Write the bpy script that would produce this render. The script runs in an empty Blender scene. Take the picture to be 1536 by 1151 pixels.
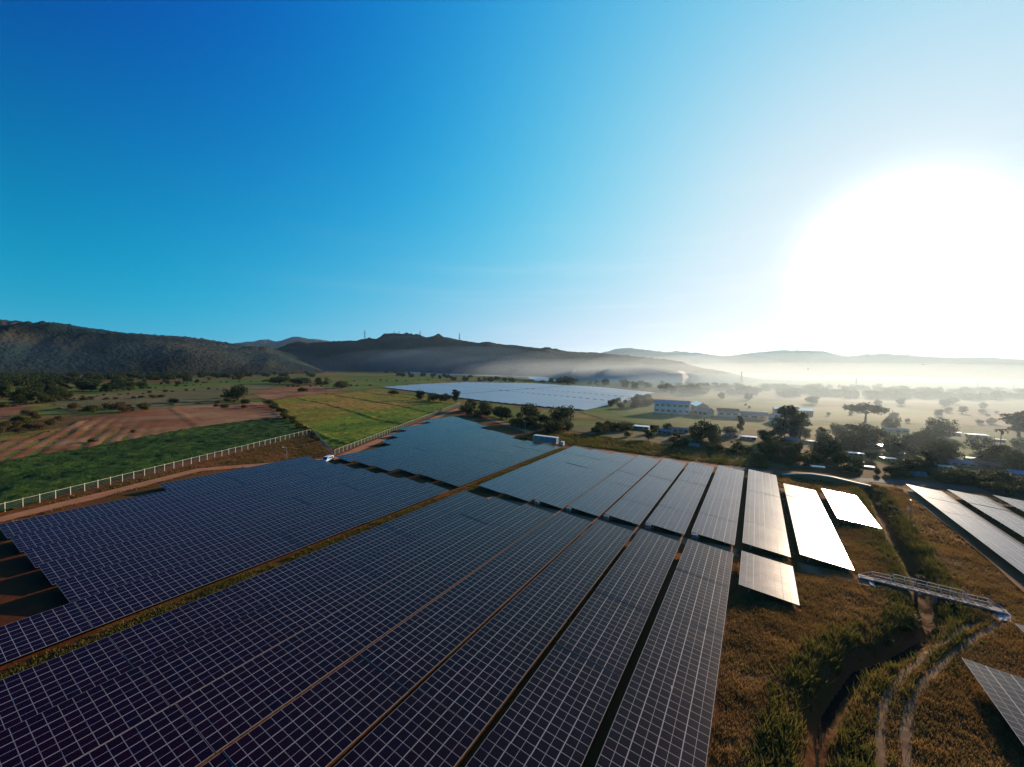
import bpy, math, random
import numpy as np
from math import radians as R, pi, sin, cos
from mathutils import Matrix, Vector
S = bpy.context.scene
C = S.collection
random.seed(7)
rng = np.random.default_rng(7)

# ------------------------------------------------------------------ camera, sky, sun, exposure
F_PX, YAW, PIT, ROL, CAM_Z = 614.56, 0.538141, -0.0428705, 0.0210394, 35.1
_f = Vector((cos(YAW)*cos(PIT), sin(YAW)*cos(PIT), sin(PIT)))
_r = Vector((sin(YAW), -cos(YAW), 0)); _u = _r.cross(_f)
_r2 = _r*cos(ROL)+_u*sin(ROL); _u2 = -_r*sin(ROL)+_u*cos(ROL)
cd = bpy.data.cameras.new('camera'); cd.sensor_width = 36; cd.lens = F_PX/1536*36
cd.clip_start = .5; cd.clip_end = 60000
cam = bpy.data.objects.new('camera', cd); C.objects.link(cam)
cam.matrix_world = Matrix(((_r2.x, _u2.x, -_f.x, 0), (_r2.y, _u2.y, -_f.y, 0), (_r2.z, _u2.z, -_f.z, CAM_Z), (0, 0, 0, 1)))
S.camera = cam

SUN_AZ, SUN_EL = -12.0, 11.0
SUN_DIR = Vector((cos(R(SUN_EL))*cos(R(SUN_AZ)), cos(R(SUN_EL))*sin(R(SUN_AZ)), sin(R(SUN_EL))))
w = bpy.data.worlds.new('World'); S.world = w; w.use_nodes = True
def build_sky():
    nt = w.node_tree; N = nt.nodes; L = nt.links; N.clear()
    out = N.new('ShaderNodeOutputWorld'); bg = N.new('ShaderNodeBackground'); bg.inputs[1].default_value = 0.0575
    sky = N.new('ShaderNodeTexSky'); sky.sky_type = 'NISHITA'; sky.sun_disc = False
    sky.sun_elevation = R(SUN_EL); sky.sun_rotation = R(90-SUN_AZ)
    sky.air_density = 1; sky.dust_density = .3; sky.ozone_density = 3
    def M(op, a, b=None):
        n = N.new('ShaderNodeMath'); n.operation = op
        for i, x in enumerate((a, b)):
            if x is None: continue
            if isinstance(x, (int, float)): n.inputs[i].default_value = x
            else: L.new(x, n.inputs[i])
        return n.outputs[0]
    sep = N.new('ShaderNodeSeparateColor'); L.new(sky.outputs[0], sep.inputs[0])
    tc = N.new('ShaderNodeTexCoord'); dt = N.new('ShaderNodeVectorMath'); dt.operation = 'DOT_PRODUCT'
    nm = N.new('ShaderNodeVectorMath'); nm.operation = 'NORMALIZE'; L.new(tc.outputs['Generated'], nm.inputs[0])
    L.new(nm.outputs[0], dt.inputs[0]); dt.inputs[1].default_value = SUN_DIR
    c = M('MAXIMUM', dt.outputs['Value'], 0.0)
    comb = N.new('ShaderNodeCombineColor')
    sx = N.new('ShaderNodeSeparateXYZ'); L.new(nm.outputs[0], sx.inputs[0])
    inv = M('SUBTRACT', 1.0, M('MAXIMUM', sx.outputs[2], 0.0)); low = M('POWER', inv, 3.0)
    # thin cirrus streaks, stretched along the horizon
    mp = N.new('ShaderNodeMapping'); mp.inputs['Scale'].default_value = (1.6, 1.6, 22); mp.inputs['Rotation'].default_value = (.06, .03, 0); L.new(nm.outputs[0], mp.inputs[0])
    nz = N.new('ShaderNodeTexNoise'); nz.inputs['Scale'].default_value = 1.7; nz.inputs['Detail'].default_value = 7; L.new(mp.outputs[0], nz.inputs['Vector'])
    mr = N.new('ShaderNodeMapRange'); mr.inputs[1].default_value = .52; mr.inputs[2].default_value = .78; mr.inputs[4].default_value = .32; L.new(nz.outputs['Fac'], mr.inputs[0])
    cir = M('MULTIPLY', M('MULTIPLY', mr.outputs[0], M('POWER', inv, 5.0)), M('POWER', c, 2.0))
    inv8 = M('POWER', inv, 8.0); inv22 = M('POWER', inv, 22.0)
    # optical depth of the scattered light per channel: a little of the sky texture, glow round the sun, pale horizon
    for i, (a, const, terms, core) in enumerate((
            (0.0, 0.0, ((2, .57, inv8), (3, 1.84, inv8), (5, .22, low), (8, .80, None), (26, .9, None), (0, .118, inv22)), 4.2),
            (.08, 0.0, ((1, .08, None), (1, .40, low), (2, .52, None), (5, .85, None), (26, .5, None), (0, .60, low), (0, .05, inv22)), 4.0),
            (.10, .30, ((1, .80, None), (1, .25, low), (3, 1.0, None), (0, .68, low), (0, .2, inv22)), 3.5))):
        x = M('ADD', M('MULTIPLY', M('MINIMUM', M('MULTIPLY', sep.outputs[i], .1), 1.0), a), const)
        for n, k, fac in terms:
            y = M('MULTIPLY', M('POWER', c, float(n)), k) if n else None
            y = M('MULTIPLY', fac, k) if y is None else (M('MULTIPLY', y, fac) if fac is not None else y)
            x = M('ADD', x, y)
        x = M('MULTIPLY', M('SUBTRACT', 1.0, M('EXPONENT', M('MULTIPLY', x, -1.08))), (.86, .91, .97)[i])
        x = M('ADD', x, M('MULTIPLY', M('POWER', c, 260.0), core)); x = M('ADD', x, M('MULTIPLY', cir, (.8, .4, .2)[i]))
        L.new(M('MULTIPLY', x, 10.0), comb.inputs[i])
    L.new(comb.outputs[0], bg.inputs[0]); L.new(bg.outputs[0], out.inputs[0])
build_sky()
sl = bpy.data.lights.new('sun', 'SUN'); sl.energy = 5.0; sl.angle = R(.55); sl.color = (1, .77, .52)
so = bpy.data.objects.new('sun', sl); C.objects.link(so)
so.rotation_euler = SUN_DIR.to_track_quat('Z', 'Y').to_euler(); so.location = (0, 0, 400)
S.view_settings.view_transform = 'Standard'; S.view_settings.look = 'None'
S.view_settings.exposure = 0.8; S.view_settings.gamma = 1
S.render.engine = 'CYCLES'
cy = S.cycles
cy.max_bounces = 5; cy.diffuse_bounces = 2; cy.glossy_bounces = 3; cy.volume_bounces = 0; cy.transmission_bounces = 3
cy.use_denoising = True; cy.sample_clamp_indirect = 6; cy.caustics_reflective = False; cy.caustics_refractive = False
try: cy.denoiser = 'OPENIMAGEDENOISE'
except Exception: pass

# ------------------------------------------------------------------ survey helpers (photo point -> place on the ground)
def ray(u, v):
    d = _f + _r2*((u-768)/F_PX) - _u2*((v-575.5)/F_PX)
    return d.normalized()
def G(u, v, z=0.0):
    d = ray(u, v); t = (z-CAM_Z)/d.z
    return Vector((d.x*t, d.y*t, z))
def px2m(p):                      # metres covered by one photo pixel at a place
    return Vector((p.x, p.y, p.z-CAM_Z)).dot(_f)/F_PX

# ------------------------------------------------------------------ numpy noise
_perm = np.random.default_rng(3).random((256, 256))
def vnoise(x, y):
    x = np.asarray(x, float); y = np.asarray(y, float)
    xi = np.floor(x).astype(int); yi = np.floor(y).astype(int)
    fx = x-xi; fy = y-yi; fx = fx*fx*(3-2*fx); fy = fy*fy*(3-2*fy)
    p = lambda a, b: _perm[a & 255, b & 255]
    return (p(xi, yi)*(1-fx)+p(xi+1, yi)*fx)*(1-fy)+(p(xi, yi+1)*(1-fx)+p(xi+1, yi+1)*fx)*fy
def fbm(x, y, o=4):
    s = 0; a = .5; k = 1
    for i in range(o):
        s = s+a*(vnoise(x*k+17*i, y*k+31*i)-.5)*2; a *= .5; k *= 2.03
    return s
def inside(px, py, poly):
    px = np.asarray(px); py = np.asarray(py); r = np.zeros(px.shape, bool); n = len(poly)
    for i in range(n):
        x1, y1 = poly[i][:2]; x2, y2 = poly[(i+1) % n][:2]
        c = ((y1 > py) != (y2 > py)) & (px < (x2-x1)*(py-y1)/((y2-y1) if y2 != y1 else 1e-9)+x1)
        r ^= c
    return r
def dist_poly(px, py, line):
    d = np.full(np.shape(px), 1e9)
    for (x1, y1), (x2, y2) in zip(line[:-1], line[1:]):
        dx, dy = x2-x1, y2-y1; L2 = dx*dx+dy*dy
        t = np.clip(((px-x1)*dx+(py-y1)*dy)/L2, 0, 1)
        d = np.minimum(d, np.hypot(px-x1-t*dx, py-y1-t*dy))
    return d

# ------------------------------------------------------------------ mesh helpers
class MB:
    def __init__(s): s.v = []; s.f = []; s.m = []
    def quad(s, a, b, c, d, m=0):
        n = len(s.v); s.v += [tuple(a), tuple(b), tuple(c), tuple(d)]; s.f.append((n, n+1, n+2, n+3)); s.m.append(m)
    def box(s, c, sz, m=0, rz=0, rx=0):
        n = len(s.v); x, y, z = (q/2 for q in sz); Mx = Matrix.Rotation(rz, 3, 'Z') @ Matrix.Rotation(rx, 3, 'X')
        for a in ((-x, -y, -z), (x, -y, -z), (x, y, -z), (-x, y, -z), (-x, -y, z), (x, -y, z), (x, y, z), (-x, y, z)):
            q = Mx @ Vector(a); s.v.append((q.x+c[0], q.y+c[1], q.z+c[2]))
        for f in ((0, 3, 2, 1), (4, 5, 6, 7), (0, 1, 5, 4), (1, 2, 6, 5), (2, 3, 7, 6), (3, 0, 4, 7)):
            s.f.append(tuple(n+i for i in f)); s.m.append(m)
    def tube(s, p, q, r, r2=None, k=6, m=0, cap=True):
        p = Vector(p); q = Vector(q); d = (q-p)
        if d.length < 1e-6: return
        d.normalize(); a = d.orthogonal().normalized(); b = d.cross(a); r2 = r if r2 is None else r2; n = len(s.v)
        for c, rr in ((p, r), (q, r2)):
            for i in range(k):
                t = 2*pi*i/k; o = c+(a*cos(t)+b*sin(t))*rr; s.v.append(tuple(o))
        for i in range(k):
            j = (i+1) % k; s.f.append((n+i, n+j, n+k+j, n+k+i)); s.m.append(m)
        if cap:
            s.f.append(tuple(n+i for i in range(k))[::-1]); s.m.append(m); s.f.append(tuple(n+k+i for i in range(k))); s.m.append(m)
    def poly(s, pts, m=0):
        n = len(s.v); s.v += [tuple(p) for p in pts]; s.f.append(tuple(range(n, n+len(pts)))); s.m.append(m)
    def mesh(s, name, mats):
        me = bpy.data.meshes.new(name); me.from_pydata(s.v, [], s.f)
        for m in (mats if isinstance(mats, (list, tuple)) else [mats]): me.materials.append(m)
        me.polygons.foreach_set('material_index', s.m); me.update(); return me
def link(name, me, parent=None, loc=(0, 0, 0), rot=(0, 0, 0)):
    o = bpy.data.objects.new(name, me); C.objects.link(o)
    if parent is not None: o.parent = parent
    o.location = loc; o.rotation_euler = rot; return o
def obj(name, mb, mats, parent=None, loc=(0, 0, 0), rot=(0, 0, 0)):
    return link(name, mb.mesh(name, mats), parent, loc, rot)
def npmesh(name, V, F, mat, smooth=False, attr=None):
    me = bpy.data.meshes.new(name); V = np.ascontiguousarray(V, np.float32); F = np.ascontiguousarray(F, np.int32)
    k = F.shape[1]
    me.vertices.add(len(V)); me.vertices.foreach_set('co', V.ravel())
    me.loops.add(F.size); me.loops.foreach_set('vertex_index', F.ravel())
    me.polygons.add(len(F)); me.polygons.foreach_set('loop_start', np.arange(len(F), dtype=np.int32)*k)
    me.polygons.foreach_set('loop_total', np.full(len(F), k, np.int32))
    me.polygons.foreach_set('use_smooth', np.full(len(F), bool(smooth)))
    for m in (mat if isinstance(mat, (list, tuple)) else [mat]): me.materials.append(m)
    if attr is not None:
        a = me.attributes.new('tint', 'FLOAT', 'POINT'); a.data.foreach_set('value', np.ascontiguousarray(attr, np.float32))
    me.update(calc_edges=True); me.validate(); return me
def tag(o, label=None, cat=None, group=None, kind=None):
    if label: o['label'] = label
    if cat: o['category'] = cat
    if group: o['group'] = group
    if kind: o['kind'] = kind
    return o
def thing(name, label, cat, loc=(0, 0, 0), rz=0, group=None):
    o = bpy.data.objects.new(name, None); C.objects.link(o); o.empty_display_size = .5
    o.location = loc; o.rotation_euler = (0, 0, rz); return tag(o, label, cat, group)
def struct(o): return tag(o, kind='structure')
def gridfaces(nx, ny):
    i = np.arange(nx-1)[:, None]*ny+np.arange(ny-1)[None, :]
    return np.stack([i, i+ny, i+ny+1, i+1], -1).reshape(-1, 4)

# ------------------------------------------------------------------ materials
def mat(name, col, rough=.8, col2=None, scale=.2, col3=None, scale3=.03, bump=0., bscale=2., metal=0., spec=.04, detail=6., lo=.35, hi=.65, tint=0.):
    m = bpy.data.materials.new(name); m.use_nodes = True; nt = m.node_tree; N = nt.nodes; L = nt.links
    b = N['Principled BSDF']; b.inputs['Roughness'].default_value = rough; b.inputs['Metallic'].default_value = metal
    b.inputs['Specular IOR Level'].default_value = spec; b.inputs['Base Color'].default_value = (*col, 1)
    geo = N.new('ShaderNodeNewGeometry')
    def noise(sc, d=detail):
        n = N.new('ShaderNodeTexNoise'); n.inputs['Scale'].default_value = sc; n.inputs['Detail'].default_value = d
        L.new(geo.outputs['Position'], n.inputs['Vector']); return n.outputs['Fac']
    last = None
    if col2:
        r = N.new('ShaderNodeMapRange'); r.inputs[1].default_value = lo; r.inputs[2].default_value = hi; L.new(noise(scale), r.inputs[0])
        x = N.new('ShaderNodeMix'); x.data_type = 'RGBA'; x.inputs[6].default_value = (*col, 1); x.inputs[7].default_value = (*col2, 1)
        L.new(r.outputs[0], x.inputs[0]); last = x.outputs[2]
    if col3:
        r = N.new('ShaderNodeMapRange'); r.inputs[1].default_value = .45; r.inputs[2].default_value = .62; L.new(noise(scale3), r.inputs[0])
        x = N.new('ShaderNodeMix'); x.data_type = 'RGBA'; x.inputs[7].default_value = (*col3, 1)
        if last: L.new(last, x.inputs[6])
        else: x.inputs[6].default_value = (*col, 1)
        L.new(r.outputs[0], x.inputs[0]); last = x.outputs[2]
    if tint:
        at = N.new('ShaderNodeAttribute'); at.attribute_name = 'tint'
        r = N.new('ShaderNodeMapRange'); r.inputs[3].default_value = 1-tint; r.inputs[4].default_value = 1+tint; L.new(at.outputs['Fac'], r.inputs[0])
        x = N.new('ShaderNodeVectorMath'); x.operation = 'SCALE'; L.new(r.outputs[0], x.inputs['Scale'])
        if last: L.new(last, x.inputs[0])
        else: x.inputs[0].default_value = col
        last = x.outputs[0]
    if last: L.new(last, b.inputs['Base Color'])
    if bump:
        bp = N.new('ShaderNodeBump'); bp.inputs['Strength'].default_value = 1; bp.inputs['Distance'].default_value = bump
        L.new(noise(bscale), bp.inputs['Height']); L.new(bp.outputs[0], b.inputs['Normal'])
    return m
def leaf_mat(name, col, col2, trans=.25):
    m = bpy.data.materials.new(name); m.use_nodes = True; nt = m.node_tree; N = nt.nodes; L = nt.links
    b = N['Principled BSDF']; b.inputs['Roughness'].default_value = .65; b.inputs['Specular IOR Level'].default_value = .04
    at = N.new('ShaderNodeAttribute'); at.attribute_name = 'tint'
    oi = N.new('ShaderNodeObjectInfo'); ad = N.new('ShaderNodeMath'); ad.operation = 'ADD'
    ml = N.new('ShaderNodeMath'); ml.operation = 'MULTIPLY'; ml.inputs[1].default_value = .5
    L.new(oi.outputs['Random'], ad.inputs[0]); L.new(at.outputs['Fac'], ad.inputs[1]); L.new(ad.outputs[0], ml.inputs[0])
    x = N.new('ShaderNodeMix'); x.data_type = 'RGBA'; x.inputs[6].default_value = (*col, 1); x.inputs[7].default_value = (*col2, 1)
    L.new(ml.outputs[0], x.inputs[0]); L.new(x.outputs[2], b.inputs['Base Color'])
    t = N.new('ShaderNodeBsdfTranslucent'); L.new(x.outputs[2], t.inputs[0])
    mx = N.new('ShaderNodeMixShader'); mx.inputs[0].default_value = trans
    L.new(b.outputs[0], mx.inputs[1]); L.new(t.outputs[0], mx.inputs[2]); L.new(mx.outputs[0], N['Material Output'].inputs[0])
    return m
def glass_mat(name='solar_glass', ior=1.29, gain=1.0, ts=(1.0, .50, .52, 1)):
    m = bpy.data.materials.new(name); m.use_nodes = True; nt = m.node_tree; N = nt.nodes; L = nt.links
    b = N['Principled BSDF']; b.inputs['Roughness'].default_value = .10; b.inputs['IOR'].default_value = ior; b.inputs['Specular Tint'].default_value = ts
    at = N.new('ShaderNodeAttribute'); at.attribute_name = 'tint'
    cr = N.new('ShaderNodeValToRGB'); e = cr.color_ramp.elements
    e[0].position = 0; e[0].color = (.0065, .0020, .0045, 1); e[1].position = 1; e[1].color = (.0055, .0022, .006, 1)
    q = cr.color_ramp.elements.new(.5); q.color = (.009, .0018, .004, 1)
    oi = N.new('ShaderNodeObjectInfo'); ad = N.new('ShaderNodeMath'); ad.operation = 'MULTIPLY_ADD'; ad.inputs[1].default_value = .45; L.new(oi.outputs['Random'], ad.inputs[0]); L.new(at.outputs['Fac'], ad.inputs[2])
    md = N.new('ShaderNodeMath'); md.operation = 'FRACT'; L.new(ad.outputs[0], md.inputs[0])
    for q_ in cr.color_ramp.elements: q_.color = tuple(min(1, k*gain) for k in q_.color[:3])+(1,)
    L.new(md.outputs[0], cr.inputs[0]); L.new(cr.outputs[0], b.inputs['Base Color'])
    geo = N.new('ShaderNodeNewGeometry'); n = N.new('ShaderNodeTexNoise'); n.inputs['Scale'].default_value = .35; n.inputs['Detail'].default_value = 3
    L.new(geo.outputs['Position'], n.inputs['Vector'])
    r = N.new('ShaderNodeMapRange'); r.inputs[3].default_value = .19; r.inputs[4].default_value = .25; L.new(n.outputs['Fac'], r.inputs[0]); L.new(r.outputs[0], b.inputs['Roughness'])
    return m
GLASS = glass_mat()
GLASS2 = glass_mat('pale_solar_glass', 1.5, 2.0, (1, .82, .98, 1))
SHEENGLASS = mat('sky_sheen_solar_glass', (.20, .19, .23), .3, (.24, .23, .27), .02, spec=.6)  # pale base colour paints in the sky's reflection on the distant panels
FRAME = mat('aluminium_frame', (.25, .232, .22), .65, metal=.0, spec=.15)
STEEL = mat('galvanised_steel', (.32, .33, .34), .5, metal=.6)
WHITE = mat('white_paint', (.75, .75, .72), .5, (.6, .6, .56), 1.5)
CONC = mat('concrete', (.45, .42, .36), .85, (.36, .33, .28), 2., bump=.02, bscale=6)
POSTM = mat('white_concrete', (.44, .42, .33), .8, (.32, .30, .23), 1.3)
DARK = mat('dark_metal', (.03, .03, .035), .5)
BARK = mat('bark', (.09, .065, .045), .9, (.05, .04, .03), 2.)
LEAF_D = leaf_mat('leaf_dark', (.022, .036, .012), (.045, .060, .018))
LEAF_O = leaf_mat('leaf_olive', (.045, .055, .016), (.085, .080, .024))
LEAF_B = leaf_mat('leaf_brown', (.070, .050, .024), (.11, .075, .035))
GRASS = leaf_mat('dry_grass_blade', (.14, .084, .028), (.35, .20, .062), .4)
GRASSV = leaf_mat('verge_grass_blade', (.075, .060, .016), (.19, .12, .036), .35)
GRASSG = leaf_mat('green_grass_blade', (.06, .065, .014), (.15, .125, .028), .4)
GROUND = mat('ground_soil', (.115, .043, .013), .95, (.080, .048, .012), .05, (.17, .060, .018), .02, bump=.12, bscale=1.3)
SOIL = mat('red_soil', (.25, .090, .036), .95, (.14, .062, .028), .05, (.30, .165, .075), .018, bump=.10, bscale=1.0)
DIRT = mat('dirt_road', (.42, .18, .085), .95, (.33, .14, .065), .25, bump=.04, bscale=2)
ASPH = mat('asphalt', (.075, .075, .078), .85, (.055, .055, .058), .6)
CROP_G = mat('green_crop', (.026, .056, .008), .85, (.055, .085, .012), .10, (.016, .034, .006), .05, bump=.35, bscale=1.1, tint=.25)
CROP_Y = mat('ripe_crop', (.24, .165, .018), .85, (.13, .145, .015), .05, (.27, .16, .030), .015, bump=.3, bscale=1.0, tint=.25)
MEADOW = mat('meadow', (.060, .125, .014), .9, (.075, .105, .016), .04, (.13, .135, .026), .012, bump=.15, bscale=1.)
DRYF = mat('dry_field', (.19, .135, .055), .9, (.13, .105, .042), .03, (.10, .10, .035), .012, bump=.15, bscale=.9)
HILLM = mat('wooded_hill', (.005, .013, .012), .95, (.010, .019, .014), .012, (.032, .029, .016), .0040, bump=2.0, bscale=.12, tint=.45)
FARM = mat('far_ridge', (.05, .06, .05), 1.0, (.07, .065, .05), .003, bump=5, bscale=.02)

# ------------------------------------------------------------------ ground (one sheet, with the creek gully cut in)
CREEK = [(30, -4.2), (38, -5.2), (45, -6), (51, -7), (57, -9), (64, -12), (70, -17), (77, -21.5), (82, -23), (89, -24.5), (101, -26), (120, -27), (142, -29), (156, -30), (164, -30)]
TRACKS = [[(40, -11.4), (49, -13), (55, -14.2), (62, -17), (71, -22), (78, -26.5), (85, -31.5), (95, -33)],
          [(40, -9.6), (49, -11.2), (55, -12.3), (61, -14.7), (70, -19.4), (77, -24), (84, -29)]]
def ground_z(x, y):
    x = np.asarray(x, float); y = np.asarray(y, float)
    d = dist_poly(x, y, CREEK)
    wob = 1+.35*fbm(x/5, y/5, 2)
    g = np.clip(1-d/(2.5*wob), 0, 1); z = -2.0*g*g*(3-2*g)
    bank = np.exp(-((d-4.6)/1.6)**2)*.22
    near = np.clip((x-20)/15, 0, 1)*np.clip((200-x)/30, 0, 1)*np.clip((6-y)/4, 0, 1)*np.clip((y+85)/20, 0, 1)
    z = z+near*(bank+.22*fbm(x/3.2, y/3.2, 4)+.15*fbm(x/11, y/11, 2))
    for t in TRACKS:
        dt = dist_poly(x, y, t); k = np.clip(1-dt/.55, 0, 1); z = z*(1-.7*k)-.12*k
    return z
def axis(parts):
    out = []
    for a, b, st in parts: out += list(np.arange(a, b, st))
    return np.array(out+[parts[-1][1]])
gx = axis([(-400, -60, 40), (-60, 28, 4), (28, 110, .55), (110, 185, 1.1), (185, 400, 6), (400, 8600, 200)])
gy = axis([(-5000, -400, 200), (-400, -90, 12), (-90, -46, 1.5), (-46, 8, .55), (8, 60, 2.5), (60, 400, 8), (400, 8400, 250)])
GX, GY = np.meshgrid(gx, gy, indexing='ij')
GZ = ground_z(GX, GY)
struct(link('ground', npmesh('ground', np.stack([GX, GY, GZ], -1).reshape(-1, 3), gridfaces(len(gx), len(gy)), GROUND, True)))
wl = MB(); cw = [(x, y) for x, y in CREEK]
for (x1, y1), (x2, y2) in zip(cw[:-1], cw[1:]):
    if x1 > 74: continue
    wl.quad((x1, y1-.9, -1.86), (x2, y2-.9, -1.86), (x2, y2+.9, -1.86), (x1, y1+.9, -1.86))
WATER = mat('water', (.012, .011, .008), .9, spec=.02, bump=.03, bscale=3)
struct(obj('creek_water', wl, WATER))

def ruts():
    b = MB()
    for t in TRACKS:
        q = []
        for (x1, y1), (x2, y2) in zip(t[:-1], t[1:]):
            for i in range(6): q.append((x1+(x2-x1)*i/6, y1+(y2-y1)*i/6))
        q = np.array(q); k = np.ones(7)/7; qx = np.convolve(np.pad(q[:, 0], 3, 'edge'), k, 'valid'); qy = np.convolve(np.pad(q[:, 1], 3, 'edge'), k, 'valid')
        d = np.stack([np.gradient(qx), np.gradient(qy)], 1); d /= np.linalg.norm(d, axis=1)[:, None]; wv = .40+.12*fbm(np.arange(len(qx))*.4, np.arange(len(qx))*.1, 2)
        ax, ay, bx, by = qx-d[:, 1]*wv, qy+d[:, 0]*wv, qx+d[:, 1]*wv, qy-d[:, 0]*wv
        az, bz = ground_z(ax, ay)+.06, ground_z(bx, by)+.06
        for i in range(len(qx)-1): b.quad((ax[i], ay[i], az[i]), (bx[i], by[i], bz[i]), (bx[i+1], by[i+1], bz[i+1]), (ax[i+1], ay[i+1], az[i+1]))
    struct(obj('dirt_track', b, mat('track_soil', (.24, .135, .065), .95, (.17, .10, .05), .5)))
ruts()

def field(name, poly, m, step=2., z=.06, h=.0, hf=None, smooth=True):
    xs = [p[0] for p in poly]; ys = [p[1] for p in poly]
    ax = np.arange(min(xs), max(xs)+step, step); ay = np.arange(min(ys), max(ys)+step, step)
    X, Y = np.meshgrid(ax, ay, indexing='ij')
    Z = z+(hf(X, Y) if hf else 0)+h*(.5+fbm(X/2.2, Y/2.2, 3))
    F = gridfaces(len(ax), len(ay)); V = np.stack([X, Y, Z], -1).reshape(-1, 3)
    cx = V[F].mean(1); jag = .6*step*fbm(cx[:, 0]/9, cx[:, 1]/9, 2)
    k = inside(cx[:, 0]+jag, cx[:, 1]+jag, poly); F = F[k]
    us, inv = np.unique(F.ravel(), return_inverse=True)
    t = .5+.8*fbm(V[us, 0]/18, V[us, 1]/4, 3)
    o = link(name, npmesh(name, V[us], inv.reshape(-1, 4), m, smooth, np.clip(t, 0, 1)))
    return struct(o)
def P(*uv): return [tuple(G(u, v)[:2]) for u, v in uv]
def patch_mat():
    m = mat('farmland', (.1, .1, .03), .95, bump=.2, bscale=.6); nt = m.node_tree; N = nt.nodes; L = nt.links; b = N['Principled BSDF']
    geo = N['Geometry'] if 'Geometry' in N else N.new('ShaderNodeNewGeometry')
    mp = N.new('ShaderNodeMapping'); mp.inputs['Rotation'].default_value = (0, 0, .35); mp.inputs['Scale'].default_value = (.011, .020, 0)
    L.new(geo.outputs['Position'], mp.inputs['Vector'])
    v = N.new('ShaderNodeTexVoronoi'); v.distance = 'CHEBYCHEV'; v.inputs['Scale'].default_value = 1; v.inputs['Randomness'].default_value = .8; L.new(mp.outputs[0], v.inputs['Vector'])
    cr = N.new('ShaderNodeValToRGB'); e = cr.color_ramp.elements; e[0].color = (.065, .105, .016, 1); e[1].color = (.15, .13, .030, 1)
    for p_, c_ in ((.25, (.10, .13, .018, 1)), (.45, (.17, .13, .025, 1)), (.65, (.06, .055, .015, 1)), (.82, (.19, .085, .030, 1))):
        q = cr.color_ramp.elements.new(p_); q.color = c_
    sc = N.new('ShaderNodeSeparateColor'); L.new(v.outputs['Color'], sc.inputs[0]); L.new(sc.outputs[0], cr.inputs[0])
    n = N.new('ShaderNodeTexNoise'); n.inputs['Scale'].default_value = .06; n.inputs['Detail'].default_value = 8; L.new(geo.outputs['Position'], n.inputs['Vector'])
    r = N.new('ShaderNodeMapRange'); r.inputs[1].default_value = .3; r.inputs[2].default_value = .7; r.inputs[3].default_value = .65; r.inputs[4].default_value = 1.3; L.new(n.outputs['Fac'], r.inputs[0])
    x = N.new('ShaderNodeVectorMath'); x.operation = 'SCALE'; L.new(cr.outputs[0], x.inputs[0]); L.new(r.outputs[0], x.inputs['Scale']); L.new(x.outputs[0], b.inputs['Base Color'])
    return m
FARML = patch_mat()
def sheet(name, polys, m, z=.02):
    b = MB()
    for p in polys: b.poly([(x, y, z) for x, y in p])
    return struct(obj(name, b, m))
sheet('row_shade_soil', [[(-60, 52), (17, 59), (17, 117), (13, 131), (-60, 108)]], mat('shade_dark_soil', (.11, .030, .010), .95, (.075, .024, .009), .3, bump=.08, bscale=1.5), .015)  # sheet with soil colour darkened to paint in the shade west of the rows
sheet('farmland', [[(212, -400), (212, -70), (208, 130), (275, 212), (210, 192), (104, 140), (128, 192), (-120, 110), (-400, 40), (-400, 3000), (3000, 3000), (3000, -2500), (212, -2500)]], FARML)
bund = lambda X, Y: .75*np.maximum(0, 1-np.abs(((X*.35+Y+6*fbm(X/40, Y/40, 2)) % 26)-13)/1.2)+.7*np.maximum(0, 1-np.abs(((X-.3*Y+8*fbm(X/50, Y/50, 2)) % 47)-23)/1.2)
field('green_crop_field', P((-60, 716), (0, 697), (37, 686), (120, 675), (212, 657), (300, 641), (384, 630), (425, 627), (466, 651), (340, 678), (220, 708), (0, 772), (-120, 805)), CROP_G, 1.0, .10, .55)
field('ripe_crop_field', P((405, 602), (480, 591), (560, 587), (640, 598), (688, 606), (640, 624), (590, 643), (500, 672), (480, 657), (447, 634)), CROP_Y, 1.5, .10, .35, bund)
furrow = lambda X, Y: .28*np.sin((X*.93-Y*.36)*1.15)*np.clip((95-X)/30, 0, 1)
CROP_L = mat('young_crop', (.11, .17, .011), .85, (.18, .18, .018), .06, (.075, .125, .010), .03, bump=.3, bscale=1.0, tint=.3)
field('green_crop_field', P((455, 640), (520, 624), (600, 612), (692, 604), (688, 607), (640, 625), (590, 644), (500, 673), (480, 658)), CROP_L, 1.5, .16, .4, bund)
field('red_soil_field', P((-80, 668), (0, 664), (60, 652), (130, 630), (220, 612), (330, 606), (398, 603), (428, 627), (384, 630), (300, 641), (212, 657), (120, 675), (37, 686), (0, 697), (-80, 720)), SOIL, 2.0, .05, .15, lambda X, Y: furrow(X, Y)+bund(X, Y)*.7)
field('red_soil_field', P((-80, 625), (-80, 606), (35, 606), (45, 616), (0, 628)), SOIL, 4, .05, .1)
field('red_soil_field', P((375, 588), (440, 578), (520, 578), (520, 588), (470, 593), (400, 601)), SOIL, 4, .05, .1, bund)
field('dry_field', P((60, 602), (130, 592), (330, 580), (420, 577), (385, 590), (330, 604), (220, 610), (110, 618)), DRYF, 5, .04, .2, bund)
field('meadow', P((120, 587), (180, 580), (330, 571), (440, 570), (420, 577), (330, 580), (130, 592)), MEADOW, 7, .04, .2)
field('meadow', P((470, 578), (520, 568), (640, 564), (700, 567), (640, 575), (575, 580), (520, 588)), MEADOW, 8, .04, .3, bund)
field('meadow', P((868, 618), (930, 605), (975, 604), (1100, 640), (1060, 650), (900, 628)), MEADOW, 3, .05, .3)
field('meadow', P((880, 640), (960, 648), (1050, 664), (1180, 684), (1250, 700), (1180, 703), (1080, 690), (960, 665), (850, 645)), DRYF, 2.5, .05, .25)
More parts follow.
